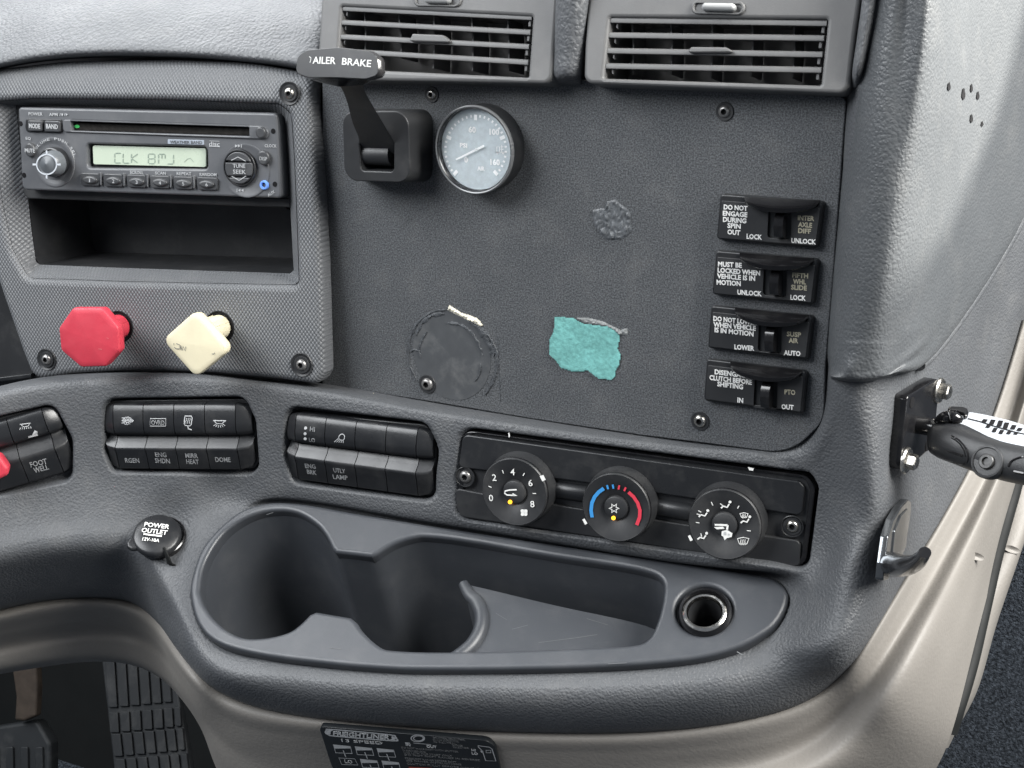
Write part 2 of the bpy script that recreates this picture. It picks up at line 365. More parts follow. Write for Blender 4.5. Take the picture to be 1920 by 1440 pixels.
def left(x, ye, yb, dx=0):
    e = ot(x); f = lambda t: (x + dx * t, ye + (yb - ye) * t)
    return [P(x, ye - 6, e - .03), P(*f(.012), e - .004), P(*f(.035), e), P(*f(.30), e + .006), P(*f(.50), e + .012), P(*f(.64), e + .020), P(*f(.725), e + .027),
            P(*f(.775), e + .028), P(*f(.86), e + .019), P(*f(.99), e - .004), P(x + dx, yb + 8, e - .035)]
ST = [left(-60, 745, 1157), left(60, 716, 1130), left(180, 703, 1118, 8), left(270, 700, 1128, -22)]
e = ot(360)
ST.append([P(360, 696, e - .03), P(360, 704, e - .004), P(360, 712, e), P(352, 800, e + .006), P(342, 900, e + .012), T(330, 985, -.006), T(318, 1075, -.006), T(313, 1110, -.008)]
          + [P(306, 1140, To(313, 1110) - .014), P(299, 1166, To(313, 1110) - .03), P(297, 1174, To(313, 1110) - .06)])
ST += [
    station((450, 706), (450, 720), (440, 850), (412, 940), (385, 1010), (352, 1150), (349, 1165), (333, 1216)),
    station((540, 716), (538, 730), (525, 850), (500, 930), (490, 945), (415, 1232), (410, 1248), (392, 1284)),
    station((640, 724), (628, 742), (615, 870), (597, 938), (590, 950), (540, 1250), (537, 1266), (515, 1333)),
    station((800, 752), (786, 772), (768, 900), (752, 966), (746, 978), (690, 1265), (688, 1280), (680, 1354)),
    station((1000, 785), (990, 802), (975, 930), (960, 1000), (955, 1012), (930, 1268), (929, 1284), (925, 1368)),
    station((1200, 815), (1195, 830), (1180, 955), (1166, 1034), (1162, 1046), (1160, 1268), (1160, 1284), (1160, 1372)),
    station((1330, 832), (1328, 845), (1322, 980), (1315, 1056), (1314, 1066), (1340, 1250), (1345, 1266), (1365, 1357)),
    station((1430, 839), (1432, 852), (1440, 1000), (1444, 1066), (1446, 1078), (1440, 1215), (1450, 1236), (1495, 1321)),
]
ref = np.array(ST[-1]); cum = np.r_[0, np.cumsum(np.linalg.norm(np.diff(ref, axis=0), axis=1))]; frac = cum / cum[-1]
frac = .5 * frac + .5 * np.linspace(0, 1, len(frac))
def fan(*pts):                                     # stations of the corner and of the side that turns away to the right
    A = hermite(np.array([P(*p) for p in pts]), [20] * (len(pts) - 1)); d = np.r_[0, np.cumsum(np.linalg.norm(np.diff(A, axis=0), axis=1))]; d /= d[-1]
    return [np.array([np.interp(f, d, A[:, i]) for i in range(3)]) for f in frac]
oc = To(1440, 1215)
ST += [
    fan((1495, 828, -.005), (1502, 840, 0), (1520, 950, .0), (1530, 1050, .006), (1536, 1110, .022), (1546, 1180, .046), (1560, 1225, .050), (1575, 1255, .036), (1582, 1264, .022), (1586, 1272, -.01)),
    fan((1530, 797, -.005), (1540, 806, .003), (1570, 880, .004), (1592, 970, .010), (1604, 1060, .026), (1618, 1120, .030), (1636, 1160, .020), (1652, 1180, -.002), (1658, 1190, -.03)),
    fan((1545, 752, -.005), (1558, 760, .006), (1592, 820, .009), (1625, 890, .014), (1650, 960, .010), (1672, 1010, -.008), (1700, 1050, -.040), (1716, 1068, -.060), (1722, 1076, -.09)),
    fan((1550, 700, -.005), (1566, 706, .009), (1600, 745, .015), (1636, 790, .016), (1664, 840, -.006), (1712, 905, -.055), (1755, 955, -.095), (1774, 966, -.112), (1780, 972, -.14)),
    fan((1556, 610, -.005), (1572, 614, .009), (1610, 640, .014), (1650, 668, .012), (1684, 700, -.020), (1750, 755, -.085), (1815, 805, -.145), (1845, 822, -.172), (1850, 828, -.20)),
    fan((1566, 480, -.005), (1582, 482, .009), (1625, 495, .014), (1664, 508, .012), (1700, 525, -.024), (1780, 560, -.105), (1870, 600, -.185), (1914, 610, -.22), (1920, 614, -.25)),
    fan((1574, 360, -.005), (1590, 361, .009), (1632, 366, .014), (1674, 372, .012), (1712, 380, -.028), (1800, 400, -.115), (1900, 420, -.20), (1958, 430, -.25), (1964, 432, -.28)),
    fan((1584, 180, -.005), (1600, 180, .009), (1645, 181, .014), (1686, 183, .012), (1728, 186, -.032), (1820, 194, -.125), (1930, 202, -.22), (1996, 206, -.275), (2002, 208, -.30)),
    fan((1636, -90, -.005), (1652, -90, .009), (1676, -90, .014), (1706, -90, .012), (1745, -90, -.03), (1840, -90, -.13), (1950, -90, -.23), (2040, -90, -.30), (2046, -90, -.33)),
]
ct = [8, 6, 34, 34, 12, 34, 10, 12, 16, 6]; cs = [30] * (len(ST) - 1)
G = loft(ST, ct, cs)
for _ in range(110): G[1:-1] = .25 * G[:-2] + .5 * G[1:-1] + .25 * G[2:]
def normals(G):
    N_ = np.cross(np.gradient(G, axis=0), np.gradient(G, axis=1)); N_ /= np.linalg.norm(N_, axis=-1, keepdims=True) + 1e-12
    s = np.sign(((CAM - G) * N_).sum(-1)); return N_ * np.median(s)
GN = normals(G); GP = project(G); GD = ((G - CAM) @ AX)[..., 2]
_gp, _gd, _g, _gn = GP.reshape(-1, 2), GD.reshape(-1), G.reshape(-1, 3), GN.reshape(-1, 3)
def shell_at(px, py, h=0.0):
    d = np.linalg.norm(_gp - (px, py), axis=1); c = np.where(d < max(7, d.min() + 1e-6))[0]; i = c[np.argmin(d[c] + 60 * (_gd[c] - _gd[c].min()))]
    r = ray(px, py); n = _gn[i]; k = ((_g[i] + n * h - CAM) @ n) / (r @ n); return CAM + r * k, n
def recess(poly, depth, out=7.0, ins=5.0):
    box = (GP[..., 0] > min(p[0] for p in poly) - 30) & (GP[..., 0] < max(p[0] for p in poly) + 30) & (GP[..., 1] > min(p[1] for p in poly) - 30) & (GP[..., 1] < max(p[1] for p in poly) + 30)
    d = np.full(GD.shape, 99.0); d[box] = sdf(GP[box], poly); t = np.clip((out - d) / (out + ins), 0, 1); return d, depth * t * t * (3 - 2 * t)
BANK2 = rpoly([(198, 752), (455, 748), (474, 790), (481, 886), (212, 882), (198, 845)], [18, 22, 40, 18, 14, 40])
BANK3 = rpoly([(540, 766), (795, 796), (816, 838), (809, 938), (552, 903), (535, 850)], [18, 22, 40, 18, 16, 40])
BANK1 = rpoly([(-60, 800), (98, 762), (132, 826), (131, 898), (-60, 938)], [1, 20, 40, 18, 1])
HVAC = rpoly([(868, 805), (1518, 891), (1530, 916), (1511, 1066), (860, 970), (862, 900)], [22, 20, 22, 22, 22, 60])
TRAY_OUT = spl([(360, 1119), (366, 1078), (380, 1038), (403, 1007), (431, 980), (457, 962), (486, 952), (522, 947), (577, 951), (668, 967), (814, 991), (1040, 1026), (1282, 1062), (1398, 1080), (1450, 1090), (1474, 1110), (1478, 1132),
                (1464, 1165), (1437, 1192), (1379, 1222), (1282, 1244), (1090, 1257), (820, 1261), (704, 1257), (595, 1247), (486, 1232), (413, 1211), (376, 1176)], 5, True)
off = np.zeros(GD.shape); keep = np.ones(GD.shape, bool)
for pl in (BANK1, BANK2, BANK3, HVAC):
    d, dd = recess(pl, .013); off = np.maximum(off, dd)
d, dd = recess(TRAY_OUT, .004, 3, 4); off = np.maximum(off, dd); keep &= d > -9
G2 = G - GN * off[..., None]
dash = thing('dashboard', 'dark grey grained vinyl dashboard shell around the switch rows', 'dashboard')
link('shell', grid_mesh('shell', G2, keep.reshape(-1)), LEATHER, dash, 180)

# ------------------------------------------------------------------ cup holder tray
TF = Fr(T(900, 1100), TF.ex, TF.eh)
INNER = spl([(378, 1115), (387, 1064), (420, 1009), (468, 975), (515, 963), (559, 967), (595, 988), (613, 1009), (626, 1034)], 5)[:-1] + rpoly([(626, 1034), (632, 1041), (700, 1049), (708, 1046)], [0, 2, 4, 0])[:-1] + \
    spl([(708, 1046), (741, 1026), (777, 1014), (807, 1012), (887, 1022), (1040, 1049), (1167, 1068), (1221, 1080), (1240, 1091), (1246, 1107), (1242, 1141), (1232, 1176), (1217, 1203), (1186, 1215), (1090, 1220), (960, 1225), (820, 1227),
         (741, 1224), (715, 1217), (686, 1192), (672, 1172)], 5)[:-1] + rpoly([(672, 1172), (661, 1163), (596, 1152), (584, 1157)], [0, 4, 4, 0])[:-1] + \
    spl([(584, 1157), (566, 1175), (544, 1190), (504, 1200), (464, 1201), (431, 1188), (402, 1163), (384, 1136)], 5)
tray = thing('cup_holder_tray', 'dark grey tray with two deep cup wells and a shallow bin', 'cup holder', TF)
ou, iu = TF.q(TRAY_OUT), TF.q(INNER)
hole = circ(*TF.uv(1321, 1150), .0178, .0178, 40)
plate('rim', [ou, iu, hole], -.012, .0045, .0028, TRAY, tray, 3)
gl = np.array([np.array((0, .30, -1.0)) @ v for v in (TF.ex, TF.ev, TF.eh)])   # straight down, in the tray's axes
iu2 = resample(iu, 150)
def down(pts, s, taper=0.0):
    c = np.mean(pts, axis=0); return [np.array((*(np.asarray(p) * (1 - taper) + c * taper), -.003)) + gl * s for p in pts]
walls = [down(iu2, s, tp) for s, tp in ((0, -.004), (.004, .002), (.03, .006), (.105, .03))]
bridge('well_wall', walls[0], walls[-1], TRAY, tray, extra=walls[1:-1], smooth=50)
fl = walls[-1]; link('well_floor', mesh('well_floor', fl, [tuple(range(len(fl)))]), RUBBER, tray, 0)  # near-black floor colour stands in for the shade deep in the wells
# shallow bin floor: from the foot of the back wall, sloping towards the driver
bk0, bk1 = TF.uv(1040, 1050), TF.uv(1221, 1080)
a = TF.w(*bk0) + np.array((0, 0, -.034)); b = TF.w(*bk1) + np.array((0, 0, -.0375)); BF = Fr.turn(960, 1100, 0, 8, 61)
BF = Fr(a, b - a, BF.eh - (b - a) * (BF.eh @ (b - a)) / ((b - a) @ (b - a)))
def to_floor(p):                                   # drop a rim point straight down onto the bin's floor
    wpt = TF.w(*p); k = ((wpt - BF.o) @ BF.eh) / BF.eh[2]; return BF.loc(wpt - np.array((0, 0, k)))[:2]
bo = [to_floor(p) for p in iu2]; rim = [p for p, q in zip(bo, iu2) if project(TF.w(*q))[0] > 856]
foot = min(rim, key=lambda p: project(BF.w(*p))[0] + 3 * project(BF.w(*p))[1])
arc = [foot] + [BF.uv(*q) for q in spl([tuple(project(BF.w(*foot))), (881, 1116), (894, 1129), (903, 1152), (901, 1180), (886, 1208), (858, 1232), (830, 1246)], 6)][1:]
i0 = max(range(len(rim)), key=lambda i: np.linalg.norm(rim[i] - rim[i - 1])); rim = rim[i0:] + rim[:i0]
if np.linalg.norm(rim[-1] - arc[0]) > np.linalg.norm(rim[-1] - arc[-1]): arc2 = arc[::-1]
else: arc2 = arc
fo = [BF.w(*p) for p in rim + arc2]
link('bin_floor', mesh('bin_floor', [TF.loc(p) for p in fo], [tuple(range(len(fo)))[::-1]]), TRAY, tray, 0)
ar3 = [TF.loc(BF.w(*p, .0)) for p in arc]
tube('ring_lip', ar3, [.0036 + .0014 * min(1, i / 12) for i in range(len(ar3))], TRAY, tray, 14)
V = ar3 + [p + gl * .05 for p in ar3]; k = len(ar3)
link('cup_wall', mesh('cup_wall', V, [(i, i + 1, k + i + 1, k + i) for i in range(k - 1)]), TRAY, tray, 60)
# lighter socket in the tray's right end
sk = thing('lighter_socket', 'empty round socket with a bright metal sleeve at the tray\'s right end', 'power socket', TF)
c = TF.uv(1322, 1147, .006)
lathe('collar', [(.0125, -.004), (.0130, .0075), (.0142, .0092), (.0155, .0090), (.0168, .0065), (.0172, .002), (.0176, -.006)], GLOSS, sk, c, 48, 1.0)
c2 = TF.uv(1321, 1147, .010)
lathe('sleeve', [(.0106, -.03), (.0106, .0090), (.0110, .0104), (.0122, .0106), (.0133, .0098), (.0134, .002)], CHROME, sk, c2, 48, 1.04)
lathe('contact', [(.0002, -.028), (.004, -.028), (.0105, -.0295)], VOID, sk, c2, 24, 1.04)
lathe('socket_bore', [(.0099, -.029), (.0101, .008)], SATIN, sk, c2, 40, 1.04)

# ------------------------------------------------------------------ right-hand side trim over the corner
def row(y, xl, lip, xs, xe, ye=None):
    ye = y if ye is None else ye
    pts = [P(xl, y, -.003), P(lip, y, .014)]
    for i, x in enumerate(xs):
        pts.append(shell_at(x, y + (ye - y) * (i + 1) / (len(xs) + 1), .009)[0])
    q, n = shell_at(xe, ye); q2, n2 = shell_at(xe - (xe - lip) * .07 - 3, ye, .0085); return pts + [q2, q + n * .004, q - n * .004]
rows = [row(-80, 1650, 1662, (1690, 1712, 1745, 1840, 1920), 2010), row(0, 1638, 1652, (1680, 1704, 1742, 1840, 1920), 2000), row(90, 1620, 1632, (1664, 1696, 1736, 1830, 1910), 1985), row(176, 1602, 1614, (1650, 1688, 1728, 1830, 1905), 1970), row(290, 1580, 1604, (1640, 1680, 1720, 1820, 1890), 1945),
        row(390, 1572, 1596, (1632, 1672, 1710, 1790, 1860), 1921), row(480, 1563, 1586, (1626, 1664, 1700, 1765, 1815), 1868), row(560, 1556, 1577, (1616, 1655, 1690, 1735, 1775), 1818),
        row(620, 1552, 1570, (1608, 1645, 1680, 1712, 1740), 1774), row(664, 1550, 1566, (1600, 1632, 1662, 1690, 1708), 1738), row(694, 1554, 1562, (1590, 1620, 1645, 1665, 1682), 1702, 692)]
rows.append([P(1558, 704, .005)] + [shell_at(x, y, .0085)[0] for x, y in ((1562, 706), (1588, 710), (1612, 711), (1632, 710), (1650, 707), (1664, 704), (1672, 702), (1678, 700), (1684, 699))])
rows.append([shell_at(x, y, -.002)[0] for x, y in ((1558, 711), (1562, 712), (1588, 716), (1612, 717), (1632, 716), (1650, 712), (1664, 708), (1672, 706), (1678, 704), (1686, 701))])
kk = len(rows[0]); rows = [r[:kk] for r in rows]
SG = loft(rows, [8, 10, 10, 10, 14, 12, 12, 6, 5][:kk - 1], [10] * (len(rows) - 2) + [6])
for _ in range(60): SG[1:80] = .25 * SG[:79] + .5 * SG[1:80] + .25 * SG[2:81]
for _ in range(14): SG[:85, 10:-14] = .25 * SG[:85, 9:-15] + .5 * SG[:85, 10:-14] + .25 * SG[:85, 11:-13]
side = thing('side_trim', 'tall padded corner trim of grained grey vinyl right of the switch panel, with small punctures', 'dash trim')
link('cover', grid_mesh('cover', SG), M('corner_vinyl', (.076, .081, .086), .45, .5, bump=[('leather', .0020, .00034)], var=.06, rvar=.06, dust=.08), side, 180)
_sn = normals(SG); tube('highlight_bead', [p - n_ * .0022 for p, n_ in zip(SG[:-16, -6], _sn[:-16, -9])][::6], .0046, LEATHER, side, 14)  # bead added along the diagonal edge to catch a highlight line
sgp, sgn = project(SG).reshape(-1, 2), normals(SG).reshape(-1, 3); sgf = SG.reshape(-1, 3)
def side_at(px, py, h=0):
    i = np.argmin(np.linalg.norm(sgp - (px, py), axis=1)); n = sgn[i]; r = ray(px, py); return CAM + r * (((sgf[i] + n * h - CAM) @ n) / (r @ n)), n
for x, y, a, b in ((1780, 162, 2.5, 8), (1807, 176, 3, 11), (1822, 165, 2.2, 8), (1834, 179, 2.5, 8), (1822, 222, 2.5, 8), (1842, 232, 2, 5)):
    q, n = side_at(x, y, .0006); f = Fr(q, (1, .2, 0), n); kx = np.linalg.norm(f.uv(x + 1, y)); ky = f.sc(x, y)
    V = [f.w(0, 0, -.0002)] + [f.w(*f.uv(x + a * math.cos(t) * (1 + .2 * math.sin(3 * t)), y + b * math.sin(t))) for t in np.linspace(0, 2 * math.pi, 14, endpoint=False)]
    link('puncture', mesh('puncture', V, [(0, 1 + i, 1 + (i + 1) % 14) for i in range(14)]), VOID, side, 0)

# ------------------------------------------------------------------ flat switch panel
PF = Fr(P(1090, 470), (1, 0, 0), (0, -1, 0))
panel = thing('switch_panel', 'flat speckled dark grey panel carrying the gauge, brake lever and four lever switches', 'panel', PF)
PO = PF.q(spl([(604, 150), (604, 730)], 1)[:2] + [(604, 735), (640, 727), (800, 752), (1000, 786), (1200, 816), (1330, 832)]) + rpoly(PF.q([(1330, 832), (1480, 852), (1545, 790), (1545, 700)]), [0, .05, .02, 0])[1:-1] + PF.q([(1547, 690), (1560, 540), (1574, 360)]) + rpoly(PF.q([(1574, 360), (1587, 181), (1400, 174)]), [0, .004, 0])[1:-1] + PF.q([(1090, 150), (800, 140)])
plate('board', [PO], -.004, 0, .0008, PANEL, panel, 2)
for x, y, r, mt in ((810, 177, 10.5, STEEL), (1359, 209, 12.5, DKSTEEL), (802, 720, 12, DKSTEEL), (1313, 789, 12, STEEL)):
    torx(panel, PF, x, y, r, 0.0, mt)
seam = Ink(PF, .0001).line([(938, 754), (936, 690), (933, 630)], 1.2).out('scribe_line', GLUE, panel)
scr = Ink(PF, .0001)
for pts, wd in (([(748, 425), (765, 410), (786, 390)], 1.3), ([(752, 428), (775, 405)], .9), ([(975, 472), (985, 478), (990, 484)], 1.2), ([(1052, 560), (1060, 552), (1070, 551)], 2), ([(905, 760), (930, 763)], 1), ([(640, 560), (720, 553)], .8), ([(1010, 300), (1030, 302)], .8)):
    scr.line(pts, wd)
scr.out('scratch', FAINT, panel)

# ------------------------------------------------------------------ radio bezel and cubby
ZF = Fr.turn(560, 450, .021, yaw=9, tilt=4)
bez = thing('radio_bezel', 'crosshatched grey bezel framing the radio, an open cubby and two pull knobs', 'bezel', ZF)
bo = rpoly(ZF.q([(-70, 135), (100, 116), (300, 112), (450, 118), (578, 140), (590, 300), (601, 500), (607, 700), (596, 722), (520, 712), (400, 700), (250, 695), (130, 702), (62, 716), (40, 660), (0, 545), (-40, 420), (-70, 330)]), [.01, .1, .2, .2, .010, .1, .1, .010, .008, .1, .2, .2, .1, .012, .02, .1, .1, .02])
OUT = [(-20, 192), (60, 186), (300, 188), (520, 196), (542, 212), (548, 300), (553, 420), (557, 535), (400, 532), (220, 528), (50, 522), (20, 470), (0, 380), (-14, 280)]
INN = [(30, 197), (80, 197), (300, 204), (518, 212), (534, 226), (540, 300), (545, 400), (551, 513), (400, 508), (220, 502), (68, 496), (60, 440), (54, 385), (40, 300)]
oo = rpoly(ZF.q(OUT), [.008, .05, .1, .008, .008, .05, .05, .004, .1, .1, .008, .02, .05, .05], 5)
fo_ = plate('frame', [bo, oo], -.020, 0, .005, HATCH, bez, 4)
import bmesh
def bend(me, v0, k, cuts):                        # roll the frame's top edge back so that it faces upwards
    b_ = bmesh.new(); b_.from_mesh(me)
    for c_ in cuts: bmesh.ops.bisect_plane(b_, geom=b_.verts[:] + b_.edges[:] + b_.faces[:], plane_co=(0, c_, 0), plane_no=(0, 1, 0), dist=1e-6)
    for v_ in b_.verts:
        if v_.co.y > v0: v_.co.z -= k * (v_.co.y - v0) ** 2
    b_.to_mesh(me); b_.free(); me.update()
vb = ZF.uv(300, 196)[1]; bend(fo_.data, vb, 13, [vb + .003 * i for i in range(12)]); fo_.data.shade_smooth(); fo_.data.set_sharp_from_angle(angle=R(35))
O3 = [np.array((*p, -.003)) for p in resample(ZF.q(OUT), 120)]; I3 = [np.array((*p, -.016)) for p in resample(ZF.q(INN, -.016), 120)]
bridge('inner_slope', O3, I3, HATCH, bez, smooth=60)
PK = [(54, 372), (300, 380), (546, 388), (551, 513), (300, 505), (67, 496)]
pk0 = resample(ZF.q(PK, -.016), 60); I4 = [np.array((*p, -.016)) for p in pk0]; I5 = [np.array((*(p * .97 + np.mean(pk0, axis=0) * .03), -.085)) for p in pk0]
bridge('cubby_wall', I4, I5, SATIN, bez, smooth=30)
link('cubby_back', mesh('cubby_back', I5, [tuple(range(60))]), SATIN, bez, 0)
plate('back_panel', [rpoly(ZF.q([(20, 190), (545, 205), (556, 520), (50, 502)], -.017), .004), rpoly(ZF.q(PK, -.017), .001)], -.019, -.0165, 0, SATIN, bez)
br_ = ZF.q([(36, 350), (545, 372), (546, 389), (54, 372)], -.016); plate('crossbar', [br_], -.030, -.0145, .001, SATIN, bez, 2)
for x, y, r, mt in ((543, 175, 11, STEEL), (88, 674, 10, DKSTEEL), (566, 684, 11, DKSTEEL)):
    c = ZF.uv(x, y); k = ZF.sc(x, y); lathe('screw_recess', [(r * k * 2.05, .0004), (r * k * 1.95, .0010), (r * k * 1.75, .0006), (r * k * 1.55, .0002), (.0001, .0002)], SATIN, bez, c, 32)
    torx(bez, ZF, x, y, r, .0006, mt, True, SATIN)

# dark instrument cluster left of the bezel
KF = Fr.turn(20, 600, .0, yaw=22, tilt=4)
kl = thing('instrument_cluster', 'dark instrument cluster panel just showing at the frame\'s left edge', 'cluster', KF)
plate('cluster_face', [KF.q([(-160, 300), (40, 300), (75, 730), (-160, 760)])], -.004, 0, .001, SATIN, kl)
plate('cluster_trim', [KF.q([(-160, 725), (60, 700), (62, 708), (-160, 735)], .004)], 0, .006, .001, BLACK, kl)

# ------------------------------------------------------------------ padded dash top
pad = thing('dash_top_pad', 'pale lit grained vinyl pad along the dash top above the radio', 'dash pad')
xs = [-70, 60, 170, 290, 410, 520, 592]; yl = [140, 113, 103, 103, 109, 120, 130]; ob = [.052, .040, .030, .020, .011, .005, .003]
rows = []
for x, y, o in zip(xs, yl, ob):
    rows.append([P(x, y + 6, o - .02), P(x, y + 1, o + .002), P(x, y - 4, o + .006), P(x, y - 11, o + .006), P(x + 3, y - 42, o - .004), P(x + 7, y - 90, o - .024), P(x + 14, y - 150, o - .066), P(x + 22, y - 230, o - .13)])
rows.append([p + np.array((.002, .03, 0)) for p in rows[-1]])
link('pad_cover', grid_mesh('pad_cover', loft(rows, [4, 5, 5, 10, 14, 16, 16], [16] * 6 + [4])), PAD, pad, 180)

# ------------------------------------------------------------------ air vents
KNOBW = M('slider_grey', (.26, .265, .265), .4, .5, var=.1)
def vent(label, outer, opening, slats, tabs, vanes, slider, F0):
    t = thing('air_vent', label, 'air vent', F0, 'dash air vents')
    plate('vent_frame', [rpoly(F0.q(outer), .006), rpoly(F0.q(opening), .0012)], -.022, 0, .0022, VENT, t, 3)
    oq = [np.array(p) for p in F0.q(opening)]; k = len(oq); c = np.mean(oq, axis=0)
    V = [(*p, -.004) for p in oq] + [(*(p * .97 + c * .03), -.036) for p in oq]
    link('duct', mesh('duct', V, [(i, (i + 1) % k, k + (i + 1) % k, k + i) for i in range(k)] + [tuple(range(k, 2 * k))]), M('duct_plastic', (.17, .165, .16), .6, .3) if 'duct_plastic' not in MAT else MAT['duct_plastic'], t, 0)
    for i, (x0, y0, x1, y1) in enumerate(slats):
        a, b = F0.uv(x0, y0, -.002), F0.uv(x1, y1, -.002); d = nrm(b - a); n = np.array((-d[1], d[0]))
        prof = [(.0006, .0), (.0013, -.0004), (.0017, -.0016), (.0022, -.010), (.0013, -.0115), (-.0006, -.010), (-.0018, -.0016), (-.0015, -.0003)]
        V = [(*(p + n * s), h - .0015) for p in (a, b) for s, h in prof]; q = len(prof)
        s = link('slat', mesh('slat', V, [(j, (j + 1) % q, q + (j + 1) % q, q + j) for j in range(q)] + [tuple(range(q))[::-1], tuple(range(q, 2 * q))]), VENT, t, 50)
        for p, sg in ((b, -1),):
            pg = [p + d * sg * .0012 - n * .0012, p + d * sg * .0030 - n * .0012, p + d * sg * .0030 - n * .0052, p + d * sg * .0012 - n * .0052]
            plate('pivot', [pg], -.010, -.004, .0003, VENT, s)
        pg = [a + d * .003 - n * .001, a + d * .0042 - n * .001, a + d * .0042 - n * .0048, a + d * .003 - n * .0040]; plate('pivot', [pg], -.010, -.004, .0003, VENT, s)
        if tabs and tabs[0] == i:
            tq = F0.q(tabs[1], .001); plate('tab', [rpoly(tq, .001)], -.004, .0015, .0009, VENT, s, 3)
    for x0, y0, x1, y1, br in vanes:
        a, b = F0.uv(x0, y0, -.016), F0.uv(x1, y1, -.016); mid = (a + b) / 2 + np.array((.0008, 0))
        V = []
        for p in (a, mid, b): V += [(p[0] - .0005, p[1], -.014), (p[0] + .0005, p[1], -.014), (p[0] + .0012, p[1], -.034), (p[0] + .0002, p[1], -.034)]
        Fc = [(r * 4 + j, r * 4 + (j + 1) % 4, r * 4 + 4 + (j + 1) % 4, r * 4 + 4 + j) for r in range(2) for j in range(4)]
        link('vane', mesh('vane', V, Fc), VENT, t, 30)
    x0, y0, x1, y1, k0, k1 = slider
    cx, cy = (x0 + x1) / 2, (y0 + y1) / 2; cs = F0.uv(cx, cy); hw = np.linalg.norm(F0.uv(x1, cy) - F0.uv(x0, cy)) / 2; hh = np.linalg.norm(F0.uv(cx, y1) - F0.uv(cx, y0)) / 2
    st = lambda w_, h_, c_: rpoly([c_ + (-w_, -h_), c_ + (w_, -h_), c_ + (w_, h_), c_ + (-w_, h_)], min(w_, h_) * .98, 10)
    plate('slider_surround', [st(hw, hh, cs), st(hw * .86, hh * .62, cs)], -.002, .0016, .0012, VENT, t, 3)
    ck = F0.uv((k0 + k1) / 2, cy - 2, .004); kw = np.linalg.norm(F0.uv(k1, cy) - F0.uv(k0, cy)) / 2
    plate('slider_knob', [st(kw, hh * .62, ck)], -.001, .0052, .0022, KNOBW, t, 4)
    return t
VF1 = Fr.turn(820, 80, .014, yaw=0, tilt=12, to=(900, 83))
c1 = lambda x, y: (520 + x / 3, y / 3)
vent('left air vent, its lower corner hidden by the trailer brake handle', [(607, -90), (1050, -72), (1034, 157), (820, 153), (598, 150), (596, 95)], [(640, 12), (998, 31), (990, 145), (632, 128)],
     [(*c1(358, 46), *c1(1432, 98)), (*c1(350, 124), *c1(1424, 181)), (*c1(344, 205), *c1(1416, 262)), (*c1(338, 284), *c1(1411, 350))],
     (2, [c1(742, 232), c1(760, 190), c1(930, 197), c1(985, 240)]), [(*c1(497, 60), *c1(503, 300), 0), (*c1(690, 80), *c1(705, 330), 0), (*c1(888, 85), *c1(885, 385), 1), (*c1(1100, 100), *c1(1105, 400), 0), (*c1(1302, 110), *c1(1308, 400), 0)],
     (776, -12, 866, 13, 795, 842), VF1)
VF2 = Fr.turn(1340, 100, .014, yaw=2, tilt=12, to=(1420, 103))
c2 = lambda x, y: (1060 + x / 3, y / 3)
vent('right air vent above the four lever switches, beside the corner trim', [(1108, -80), (1622, -60), (1604, 60), (1590, 176), (1340, 166), (1094, 156), (1096, 90)], [c2(250, 98), c2(1476, 108), c2(1436, 480), c2(214, 440)],
     [(*c2(255, 112), *c2(1470, 130)), (*c2(244, 196), *c2(1455, 214)), (*c2(236, 284), *c2(1446, 306)), (*c2(230, 370), *c2(1440, 393))],
     (2, [c2(684, 296), c2(708, 264), c2(905, 266), c2(958, 296)]), [(*c2(380, 112), *c2(384, 420), 0), (*c2(597, 112), *c2(600, 420), 0), (*c2(830, 112), *c2(822, 440), 1), (*c2(1055, 115), *c2(1048, 430), 0), (*c2(1290, 120), *c2(1280, 440), 0)],
     (*c2(708, 8), *c2(1012, 82), *[c2(765, 0)[0], c2(955, 0)[0]]), VF2)
strip = thing('vent_divider', 'narrow grained vinyl strip between the two air vents', 'dash trim')
rows = [[P(x - 4, y, -.002), P(x + 2, y, .014), P(x + wd / 2, y, .019), P(x + wd - 2, y, .014), P(x + wd + 4, y, -.002)] for x, y, wd in ((1052, -90, 58), (1046, -20, 58), (1042, 40, 56), (1038, 100, 54), (1034, 140, 53))]
rows.append([p * 1 for p in [P(1034, 156, -.002), P(1039, 153, .008), P(1061, 154, .011), P(1083, 155, .008), P(1090, 158, -.002)]]); rows.append([P(1036, 160, -.004), P(1040, 159, -.003), P(1061, 160, -.003), P(1082, 161, -.003), P(1088, 161, -.004)])
link('strip_cover', grid_mesh('strip_cover', loft(rows, [6, 10, 10, 6], [10] * 6)), PAD, strip, 180)
lst = thing('corner_strip', 'slim worn vinyl strip between the right air vent and corner trim', 'dash trim')
rows = [[P(x - 3, y, -.002), P(x + 2, y, .014), P(x + wd / 2, y, .019), P(x + wd - 2, y, .014), P(x + wd + 3, y, -.002)] for x, y, wd in ((1626, -90, 26), (1618, 0, 26), (1608, 70, 25), (1598, 130, 22))]
rows.append([P(1590, 166, -.002), P(1595, 164, .006), P(1604, 164, .009), P(1612, 162, .006), P(1616, 160, -.002)])
link('strip_cover', grid_mesh('strip_cover', loft(rows, [5, 7, 7, 5], [10] * 4)), PAD, lst, 180)
f = Fr(P(1100, 100, -.03), (1, 0, 0), (0, -1, 0)); UW = thing('dash_carcass', 'black inner structure showing only in gaps round the vents and bezel', 'dash structure', f)
plate('backing', [f.q([(625, -140), (1640, -140), (1600, 700), (1480, 800), (560, 730)])], -.004, 0, 0, VOID, UW)
g = Fr.turn(300, 400, -.06, 9, 0); o = plate('backing', [g.q([(-260, 60), (640, 60), (640, 760), (-260, 780)])], -.06, -.055, 0, VOID, UW); o.data.transform(f.mat.inverted() @ g.mat)

